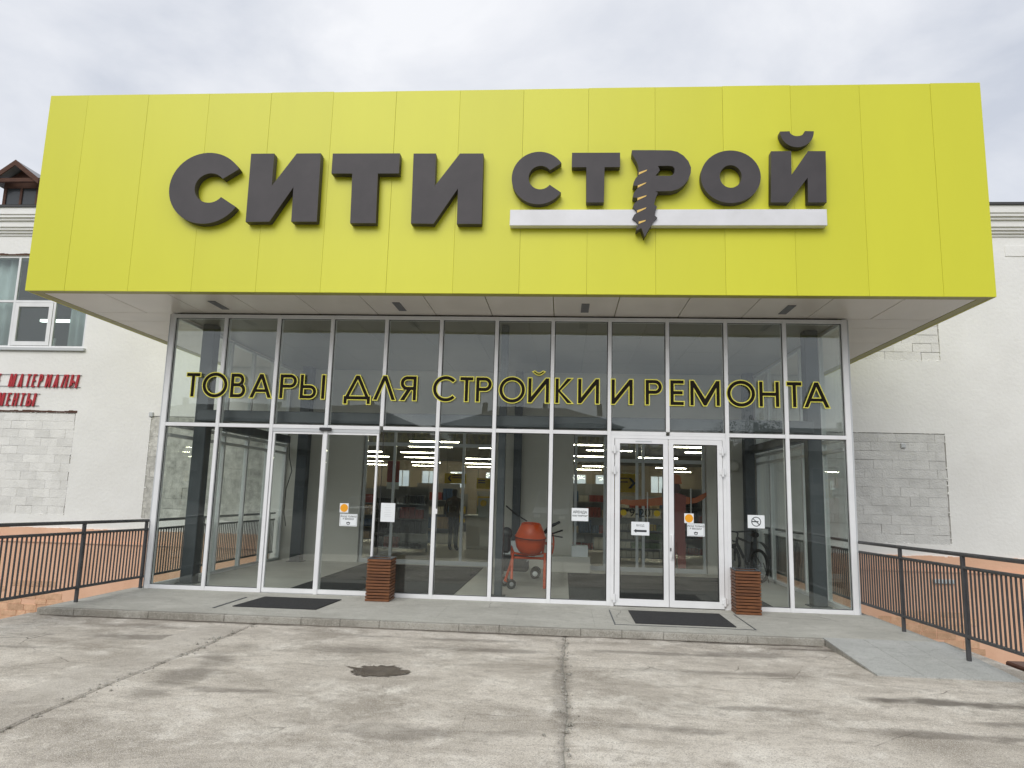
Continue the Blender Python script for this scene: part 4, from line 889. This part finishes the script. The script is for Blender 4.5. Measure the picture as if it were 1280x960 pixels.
t = thing('counter', 'pale sales counter behind the standing customer', 'counter', (-.95, 10.6, 0)); MB().cbox(-.8, .8, -.3, .3, 0, .95, c=.01).build('body', 'goods_pale', t); MB().cbox(-.85, .85, -.34, .34, .951, .99, c=.008).build('top', 'alu_white', t)
t = thing('red_poster', 'red poster on the shop wall left of the sliding door opening', 'poster', (-3.36, 7.5, 1.85)); MB().box(-.16, .16, 0, .02, 0, .55).build('sheet', 'poster_red', t); MB().box(-.16, .16, 0, .02, -.18, -.002).build('lower_sheet', 'paper', t)
t = thing('poster', 'white poster with a yellow disc hanging near the counter', 'poster', (-1.1, 9.3, .95)); MB().box(-.2, .2, 0, .01, 0, .55).build('sheet', 'alu_grey', t); shape_obj('disc', 'sign_yellow', t, [ell(-.05, .4, .09, .09, 24)], .004, -.005)
# printed worker figure on the inner door glass
f = thing('printed_figure', 'orange printed figure with arms spread on the inner door glass', 'window film', (3.63, DW+.062, 0))
shape_obj('cap', 'film_orange', f, [[(-.13, 1.95)]+[(-.115*math.cos(R(180*k/12)), 2.03+.14*math.sin(R(180*k/12))) for k in range(13)]+[(.13, 1.95)]], .003, 0)
shape_obj('face', 'film_dark', f, [ell(0, 1.86, .095, .115, 24)], .003, .0035)
shape_obj('shirt', 'film_red', f, [[(-.2, 1.68), (-.06, 1.74), (.06, 1.74), (.22, 1.68), (.2, 1.3), (.19, .9), (.2, .1), (.03, .1), (0, .75), (-.03, .1), (-.2, .1), (-.18, .9), (-.17, 1.3)]], .003, 0)
shape_obj('arm', 'film_orange', f, [[(-.201, 1.67), (-.6, 1.6), (-1.0, 1.56), (-1.15, 1.58), (-1.3, 1.53), (-1.3, 1.47), (-1.15, 1.46), (-1.0, 1.44), (-.6, 1.44), (-.19, 1.48)]], .003, 0)
shape_obj('arm', 'film_orange', f, [[(.221, 1.67), (.4, 1.64), (.55, 1.72), (.66, 1.78), (.69, 1.72), (.6, 1.62), (.45, 1.54), (.212, 1.5)]], .003, 0)
# opening hours and stickers on the inner doors
t = thing('opening_hours', 'black opening hours lettering 9-20 on the inner door glass', 'lettering', (2.82, DW+.055, 1.275)); text_obj('print', 'ink', t, '9-20', .26, 0, 0, 0)
for x, lb in ((2.46, 'dim yellow round sticker left of the opening hours'), (3.20, 'dim yellow round sticker right of the opening hours')):
    t = thing('round_sticker', lb, 'sticker', (x, DW+.055, 1.28)); shape_obj('disc', 'sign_yellow', t, [ell(0, 0, .07, .07, 24)], .002, 0)
# wall globe lamp
t = thing('wall_lamp', 'round pale globe lamp on the back wall above the bicycle', 'lamp', (4.86, DW-.02, 2.36)); MB().lathe([(.0, .13), (.06, .12), (.11, .07), (.12, 0), (.11, -.06), (.07, -.1), (0, -.11)], (0, -.13, 0)).build('globe', 'plaster_inner', t); MB().tube([(0, 0, -.06), (0, -.06, -.06)], .05, 10).build('bracket', 'alu_grey', t)
# hanging cable
tag(MB().tube([(-4.98, 4.3, 2.75), (-4.95, 4.3, 2.3), (-4.87, 4.3, 2.0), (-4.97, 4.3, 1.6), (-4.98, 4.3, 1.1), (-4.92, 4.3, .8)], .010, 6).build('hanging_cable', 'black_plastic'), 'thin black cable hanging beside the back left column', 'cable')
tag(MB().tube([(.05, 2.2, 1.40), (.22, 2.4, 1.25), (.42, 2.6, 1.12)], .013, 6).build('hose', 'black_plastic'), 'short black hose hanging left above the mixer', 'hose')

# ================================================================== cement mixer
mxr = thing('cement_mixer', 'orange cement mixer on two black wheels behind the glass', 'cement mixer', (.5, 1.62, 0))
drum = MB().lathe([(0.0, .60), (.13, .605), (.19, .635), (.235, .70), (.262, .80), (.268, .885), (.276, .887), (.276, .905), (.262, .91), (.215, 1.03), (.165, 1.125), (.155, 1.13), (.150, 1.12), (.2, 1.02), (.245, .91), (.245, .8), (.2, .69), (.0, .63)], (0, 0, 0), (.05, -.10, 1), n=36).build('drum', 'mixer_orange', mxr)
MB().torus((.044, -.088, .882), (.05, -.1, 1), .272, .008, 36, 6).build('gear_ring', 'black_plastic', drum)
fr = MB()
for p in (([(-.26, -.04, .60), (-.27, -.05, .40), (-.265, -.16, .10)]), ([(-.26, .04, .60), (-.30, .10, .40), (-.40, .13, .10)])): fr.tube(p, .024, 8)
fr.tube([(-.265, -.19, .10), (-.40, .16, .10)], .014, 8)
fr.tube([(-.27, 0, .52), (.30, 0, .52)], .022, 8); fr.tube([(.30, -.05, .62), (.30, -.05, .02)], .026, 8); fr.tube([(.30, 0, .52), (.30, .2, .02)], .022, 8); fr.tube([(.30, -.06, .03), (.30, .22, .03)], .02, 8)
fr.build('frame', 'mixer_orange', mxr)
MB().tube([(-.29, 0, .56), (-.285, 0, .72), (-.25, 0, .60), (-.1, 0, .575), (.1, 0, .575), (.26, 0, .60), (.285, 0, .86)], .020, 8).build('yoke', 'mixer_orange', mxr)
for (x, y) in ((-.265, -.20), (-.41, .17)):
    wv = MB().torus((x, y, .088), (.35, -.9, 0), .058, .028, 28, 10).build('wheel', 'rubber', mxr); MB().lathe([(0, .02), (.02, .022), (.03, .02), (.058, .012), (.058, -.012), (0, -.015)], (x, y, .088), (.35, -.9, 0)).build('rim', 'metal_grey', wv)
mo = MB().cbox(-.46, -.31, -.13, .13, .60, .92, c=.035); mo.cbox(-.50, -.46, -.10, .10, .68, .86, c=.015); mo.lathe([(0, .1), (.09, .1), (.11, .07), (.11, -.1), (0, -.1)], (-.39, 0, .93), (0, 1, 0)); mo.build('motor_housing', 'black_plastic', mxr)
hw_ = MB().torus((.40, 0, .78), (1, -.25, 0), .19, .016, 32, 8).build('tilt_wheel', 'mixer_orange', mxr)
MB().bar((.40, 0, .60), (.40, 0, .96), .02, .02).bar((.44, -.16, .78), (.36, .16, .78), .02, .02).tube([(.30, 0, .78), (.42, 0, .78)], .025).build('spokes', 'mixer_orange', hw_)
MB().tube([(.29, 0, .96), (.36, -.05, 1.06), (.47, -.1, 1.12)], .03, 8).tube([(.47, -.1, 1.12), (.55, -.12, 1.16)], .022).build('lever', 'black_plastic', mxr)
MB().tube([(.42, -.05, .95), (.60, -.14, 1.02)], .014).tube([(.42, -.05, .92), (.60, -.14, .90)], .012).build('grip', 'black_plastic', mxr)
MB().tube([(-.40, -.12, .62), (-.41, -.16, .5), (-.40, -.15, .2)], .007, 6).build('power_cable', 'black_plastic', mxr)
# dark wheeled machine behind the mixer
gm = thing('wheeled_machine', 'low dark machine on small wheels behind the cement mixer', 'machine', (.22, 3.35, 0))
MB().cbox(-.42, .22, -.2, .2, .12, .42, c=.04).build('body', 'black_plastic', gm); MB().bar((-.3, -.1, .06), (-.3, -.1, .14), .05, .05).build('foot', 'black_plastic', gm)
for y in (-.24, .24): wv = MB().torus((.36, y, .10), (0, 1, 0), .07, .03, 24, 8).build('wheel', 'rubber', gm); MB().lathe([(0, .03), (.05, .03), (.05, -.03), (0, -.03)], (.36, y, .1), (0, 1, 0)).build('rim', 'alu_white', wv)
MB().tube([(.15, -.18, .3), (.42, -.18, .5), (.46, -.18, .75), (.46, .18, .75), (.42, .18, .5), (.15, .18, .3)], .014).build('handle', 'metal_grey', gm)
bx = thing('cardboard_box', 'pale carton standing by the back wall right of the mixer', 'box', (1.25, 4.75, 0)); MB().cbox(-.45, .45, -.25, .25, 0, .33, c=.008).build('lower_carton', 'plaster_inner', bx); MB().cbox(.05, .40, -.2, .2, .331, .56, c=.008).build('upper_carton', 'paper', bx)
bx = thing('pale_panel', 'pale sheet leaning on the back wall left of the mixer', 'panel', (-.02, 4.7, 0)); MB().cbox(-.18, .2, -.02, .02, .02, .62, c=.006).build('sheet', 'paper', bx)

# ================================================================== bicycle
rear, front = Vector((5.02, 3.74, 0)), Vector((4.72, 4.76, 0)); ax = (front-rear).normalized(); side = Vector((-ax.y, ax.x, 0))
bk = thing('bicycle', 'black mountain bicycle leaning behind the glass near the right wooden bin', 'bicycle', rear)
WB = (front-rear).length; RW = .335
def bp(u, z, s=0): return ax*u+side*s+Vector((0, 0, z))
for u in (0, WB):
    wv = MB().torus(bp(u, RW), side, RW-.030, .030, 40, 8).build('wheel', 'rubber', bk)
    MB().torus(bp(u, RW), side, RW-.056, .010, 40, 6).build('rim', 'bike_black', wv)
    sp = MB()
    for k in range(16):
        a = 2*math.pi*k/16; d = ax*math.cos(a)+Vector((0, 0, 1))*math.sin(a); sp.tube([bp(u, RW)+side*(.02 if k % 2 else -.02), bp(u, RW)+d*(RW-.06)], .0014, 4, cap=False)
    sp.tube([bp(u, RW, -.05), bp(u, RW, .05)], .022, 10); sp.build('spokes', 'metal_grey', wv)
BB, ST, HT, HB = bp(.43, .30), bp(.24, .80), bp(.83, .84), bp(.87, .70)
MB().tube([BB, ST], .023).tube([HT, HB], .030).tube([ST+(BB-ST)*.1, HT], .026).tube([BB, HB+(HT-HB)*.2], .034).tube([BB, bp(0, RW, .05)], .012).tube([BB, bp(0, RW, -.05)], .012).tube([ST+(BB-ST)*.2, bp(0, RW, .05)], .010).tube([ST+(BB-ST)*.2, bp(0, RW, -.05)], .010).build('frame', 'bike_black', bk)
MB().tube([BB+(HB-BB)*.35+Vector((0, 0, .026)), BB+(HB-BB)*.75+Vector((0, 0, .026))], .014).build('frame_decal', 'bike_lime', bk)
MB().tube([HB, bp(WB-.03, RW+.33, .06), bp(WB, RW, .06)], .024).tube([HB, bp(WB-.03, RW+.33, -.06), bp(WB, RW, -.06)], .024).build('fork', 'bike_black', bk)
MB().tube([HT, bp(.80, .93), bp(.87, .95)], .018).build('stem', 'bike_black', bk)
MB().tube([bp(.78, .98, -.33), bp(.84, .97, -.15), bp(.87, .955, 0), bp(.84, .97, .15), bp(.78, .98, .33)], .018).build('handlebar', 'bike_black', bk)
for s in (-1, 1): MB().tube([bp(.77, .98, s*.24), bp(.755, .98, s*.36)], .019).build('grip', 'rubber', bk)
MB().tube([ST, bp(.20, .91)], .014).build('seat_post', 'metal_grey', bk)
MB().tube([bp(.06, .94), bp(.14, .945), bp(.24, .93), bp(.34, .925)], [.05, .065, .035, .018], 10).build('saddle', 'bike_black', bk)
def fender(u0, rad, a0, a1, rise=0):
    b = MB(); n = 12
    for k in range(n):
        q = []
        for kk in (k, k+1):
            a = R(a0+(a1-a0)*kk/n); c = bp(u0, RW+rise)+(ax*math.cos(a)+Vector((0, 0, 1))*math.sin(a))*rad
            q += [c-side*.04, c+side*.04]
        t_ = Vector((0, 0, .006)); b.add(q+[v+t_ for v in q], [(0, 1, 3, 2), (4, 6, 7, 5), (0, 2, 6, 4), (1, 5, 7, 3)])
    return b.build('mudguard', 'bike_black', bk)
fender(0, .39, 75, 165, .08); fender(WB, .39, 50, 110, .04)
MB().torus(BB, side, .085, .008, 28, 6).tube([BB-side*.08, BB-side*.08+Vector((.02, .06, -.15))], .010).tube([BB+side*.08, BB+side*.08-Vector((.02, .06, -.15))], .010).build('crank', 'metal_grey', bk)
MB().cbox(-.045, .045, -.03, .03, -.012, .012, c=.004).build('pedal', 'bike_black', bk).location = BB-side*.11+Vector((.02, .06, -.15))
MB().tube([bp(-.02, .40, -.08), bp(-.10, .02, -.14)], .009).build('kickstand', 'bike_black', bk)

# ================================================================== customer in the shop
def skin(name, joints, edges, sub=2):
    me = bpy.data.meshes.new(name); me.from_pydata([j[:3] for j in joints], edges, []); o = bpy.data.objects.new(name, me); C.objects.link(o)
    o.modifiers.new('s', 'SKIN'); o.modifiers.new('u', 'SUBSURF').levels = sub; o.modifiers['u'].render_levels = sub
    for i, j in enumerate(joints): me.skin_vertices[0].data[i].radius = (j[3], j[4] if len(j) > 4 else j[3])
    me.skin_vertices[0].data[0].use_root = True
    dg = bpy.context.evaluated_depsgraph_get(); r = bpy.data.meshes.new_from_object(o.evaluated_get(dg)); bpy.data.objects.remove(o); bpy.data.meshes.remove(me); return r
J = [(0, 0, .98, .15, .11), (0, .0, 1.20, .15, .105), (0, .01, 1.40, .17, .10), (0, .01, 1.50, .06), (0, -.0, 1.58, .06), (0, -.005, 1.66, .085, .10), (0, 0, 1.74, .06, .07),
     (-.09, 0, .88, .09), (-.10, .01, .50, .065), (-.10, .03, .10, .05), (-.11, -.11, .04, .045, .03), (.09, 0, .88, .09), (.10, -.02, .50, .065), (.10, .02, .10, .05), (.12, -.12, .04, .045, .03),
     (-.20, .01, 1.42, .06), (-.24, .04, 1.15, .05), (-.17, -.16, 1.06, .04), (.20, .01, 1.42, .06), (.25, .03, 1.15, .05), (.21, -.06, .92, .038)]
Ed = [(0, 1), (1, 2), (2, 3), (3, 4), (4, 5), (5, 6), (0, 7), (7, 8), (8, 9), (9, 10), (0, 11), (11, 12), (12, 13), (13, 14), (2, 15), (15, 16), (16, 17), (2, 18), (18, 19), (19, 20)]
for base, d in ((17, Vector((.35, -.9, .1)).normalized()), (20, Vector((-.05, -.25, -1)).normalized())):
    p = Vector(J[base][:3]); k0 = len(J); J.append((*(p+d*.06), .035, .02)); Ed.append((base, k0)); sdv = d.cross(Vector((0, 0, 1)) if abs(d.z) < .8 else Vector((0, 1, 0))).normalized()
    for q in range(4):
        i1 = len(J); J.append((*(p+d*.10+sdv*(.028-.019*q)), .010)); J.append((*(p+d*(.14+.012*(q in (1, 2)))+sdv*(.03-.02*q)+Vector((0, .01, -.012))), .008)); Ed += [(k0, i1), (i1, i1+1)]
    i1 = len(J); J.append((*(p+d*.055+sdv*.05), .011)); J.append((*(p+d*.09+sdv*.06), .009)); Ed += [(base, i1), (i1, i1+1)]
pm = skin('body', J, Ed, 2)
for m in ('jacket', 'trousers', 'skin', 'hair'): pm.materials.append(MATS[m])
for pl in pm.polygons:
    c = pl.center; pl.use_smooth = True
    if c.z > 1.52: pl.material_index = 3 if (c.y > -.03 or c.z > 1.72) else 2
    elif c.z < .92 and abs(c.x) < .18: pl.material_index = 1
    elif (c.x < -.05 and c.y < -.17 and .9 < c.z < 1.2) or (c.z < .93 and c.x > .17): pl.material_index = 2
    else: pl.material_index = 0
ps = thing('person', 'person in a brown jacket and dark trousers standing inside the shop', 'person', (-1.97, 9.25, 0), rz=R(160)); link('body', pm, ps)

# ================================================================== what stands behind the camera and shows in the glass
def apartment(x0, x1, y, z1, label, nwin, floors, seed):
    t = thing('apartment_building', label, 'building', ((x0+x1)/2, y, -.08), 'buildings mirrored in the glass'); hw = (x1-x0)/2
    MB().box(-hw, hw, -12, 0, 0, z1).build('wall', 'apartment', t)
    MB().add([(-hw-.5, .5, z1), (hw+.5, .5, z1), (hw+.5, -12.5, z1), (-hw-.5, -12.5, z1), (-hw+5, -6, z1+2.4), (hw-5, -6, z1+2.4)], [(0, 1, 5, 4), (2, 3, 4, 5), (1, 2, 5), (3, 0, 4), (0, 3, 2, 1)]).build('roof', 'apartment_dark', t)
    fr_me = MB().box(-.75, .75, 0, .06, 0, 1.5).mesh('window', 'apartment_trim'); pn = MB().box(-.66, -.03, .061, .07, .08, 1.42).box(.03, .66, .061, .07, .08, 1.42).mesh('pane', 'dark_window')
    bal = MB().box(-1.2, 1.2, 0, 1.0, 0, 1.0).mesh('balcony', 'apartment_trim')
    for f_ in range(floors):
        for k in range(nwin):
            x = -hw+(k+.5)*2*hw/nwin; z = .9+f_*2.8; o = link('window', fr_me, t, (x, .0, z)); link('pane', pn, o)
            if f_ and k % 4 == 2: link('balcony', bal, t, (x, .002, z-.75))
    for k in range(3): MB().box(-hw+4+k*2*hw/3, -hw+4.5+k*2*hw/3, -6.3, -5.8, z1+1.5, z1+3.0).build('chimney', 'apartment_dark', t)
apartment(-44, -14, -58, 8.3, 'three storey pale apartment block mirrored in the left panes', 10, 3, 1)
apartment(-11, 6, -56, 8.0, 'three storey apartment house mirrored in the centre panes', 6, 3, 2)
apartment(18, 44, -62, 7.0, 'low apartment block mirrored in the right panes', 8, 2, 3)
apartment(-60, 60, -84, 7.2, 'added long low building closing the mirrored sky gaps behind the other houses', 24, 2, 4)  # added to keep bright sky out of the lower panes' reflection
def tree(x, y, h, seed, label, leaves=900):
    t = thing('tree', label, 'tree', (x, y, -.08), 'trees mirrored in the glass'); r2 = random.Random(seed); b = MB(); tips = []
    def grow(p, d, L, r, lev):
        q = p+d*L*.5+Vector((r2.uniform(-.1, .1), r2.uniform(-.1, .1), 0))*L*.3; e = q+d*L*.5; b.tube([p, q, e], [r, r*.8, r*.6], 6 if lev < 2 else 4, cap=False)
        if lev >= 4: tips.append(e); return
        for k in range(3 if lev else 4):
            a = Vector((r2.uniform(-1, 1), r2.uniform(-1, 1), r2.uniform(.2, 1))).normalized(); grow(p+(e-p)*r2.uniform(.55, 1), (d*.6+a*.7).normalized(), L*r2.uniform(.55, .72), r*.55, lev+1)
    grow(Vector((0, 0, 0)), Vector((0, 0, 1)), h*.36, h*.02, 0); b.build('trunk', 'bark', t)
    l = MB()
    for k in range(leaves):
        c = tips[k % len(tips)]+Vector((r2.gauss(0, .35), r2.gauss(0, .35), r2.gauss(0, .35))); u = Vector((r2.uniform(-1, 1), r2.uniform(-1, 1), r2.uniform(-1, 1))).normalized(); v = u.orthogonal().normalized(); s = r2.uniform(.06, .13)
        l.add([c-u*s, c+v*s*.5, c+u*s, c-v*s*.5], [(0, 1, 2, 3)])
    l.build('crown', 'leaf', t)
tree(15, -60, 12, 1, 'tall thin tree mirrored beside the right swing door', 500); tree(17, -50, 12, 2, 'taller thin tree mirrored in the right end panes', 600); tree(9.5, -62, 8, 3, 'bushy tree mirrored right of the centre panes', 900); tree(-12.5, -52, 9, 4, 'bushy tree mirrored left of the centre panes', 900)
def car(x, y, rz, m, label, van=False):
    t = thing('parked_car', label, 'car', (x, y, ZG), 'parked cars mirrored in the glass', rz); H = 1.95 if van else 1.48
    pr = [(-2.2, .28), (-2.25, .7), (-2.15, .95), (-1.25, 1.05), (-.7, H), (1.7, H), (2.15, 1.05), (2.25, .75), (2.2, .28)] if not van else [(-2.4, .3), (-2.45, .85), (-1.9, 1.15), (-1.2, H), (2.35, H), (2.45, .9), (2.4, .3)]
    b = MB(); n = len(pr); hw = .86
    b.add([(px_, s*hw*(.86 if z > 1.2 else 1), z) for s in (-1, 1) for px_, z in pr], [tuple(range(n-1, -1, -1)), tuple(range(n, 2*n))]+[(i, (i+1) % n, n+(i+1) % n, n+i) for i in range(n)]); b.build('body', m, t)
    g = MB(); zt = H-.08
    for s in (-1, 1): g.add([(-.95, s*.80, 1.12), (1.8, s*.80, 1.12), (1.5, s*.76, zt), (-.62, s*.76, zt), (-.95, s*.84, 1.12), (1.8, s*.84, 1.12), (1.5, s*.80, zt), (-.62, s*.80, zt)], [(0, 1, 2, 3), (7, 6, 5, 4), (0, 4, 5, 1), (1, 5, 6, 2), (2, 6, 7, 3), (3, 7, 4, 0)])
    g.build('side_windows', 'car_glass', t)
    k0, k1 = (Vector((-1.25, 0, 1.07)), Vector((-.72, 0, H-.03))) if not van else (Vector((-1.88, 0, 1.2)), Vector((-1.24, 0, H-.05)))
    nv = Vector((-(k1.z-k0.z), 0, k1.x-k0.x)).normalized()*.01
    MB().add([k0+nv+Vector((0, -.72, 0)), k0+nv+Vector((0, .72, 0)), k1+nv+Vector((0, .66, 0)), k1+nv+Vector((0, -.66, 0))], [(0, 1, 2, 3)]).build('windscreen', 'car_glass', t)
    for xw in (-1.4, 1.4):
        for s in (-1, 1): wv = MB().torus((xw, s*.78, .32), (0, 1, 0), .23, .09, 24, 8).build('wheel', 'rubber', t); MB().lathe([(0, .06), (.18, .05), (.2, 0), (0, -.05)], (xw, s*.8, .32), (0, s, 0)).build('rim', 'metal_grey', wv)
    for s in (-1, 1): MB().cbox(-2.27 if not van else -2.46, -2.1, s*.62-.16, s*.62+.16, .62, .78, c=.03).build('headlight', 'alu_white', t)
car(.9, -24.5, R(-82), 'car_grey', 'grey van parked behind the camera, mirrored above the mixer', True)
car(-8.5, -24, R(-100), 'car_grey', 'grey car parked behind the camera, mirrored in the left panes')
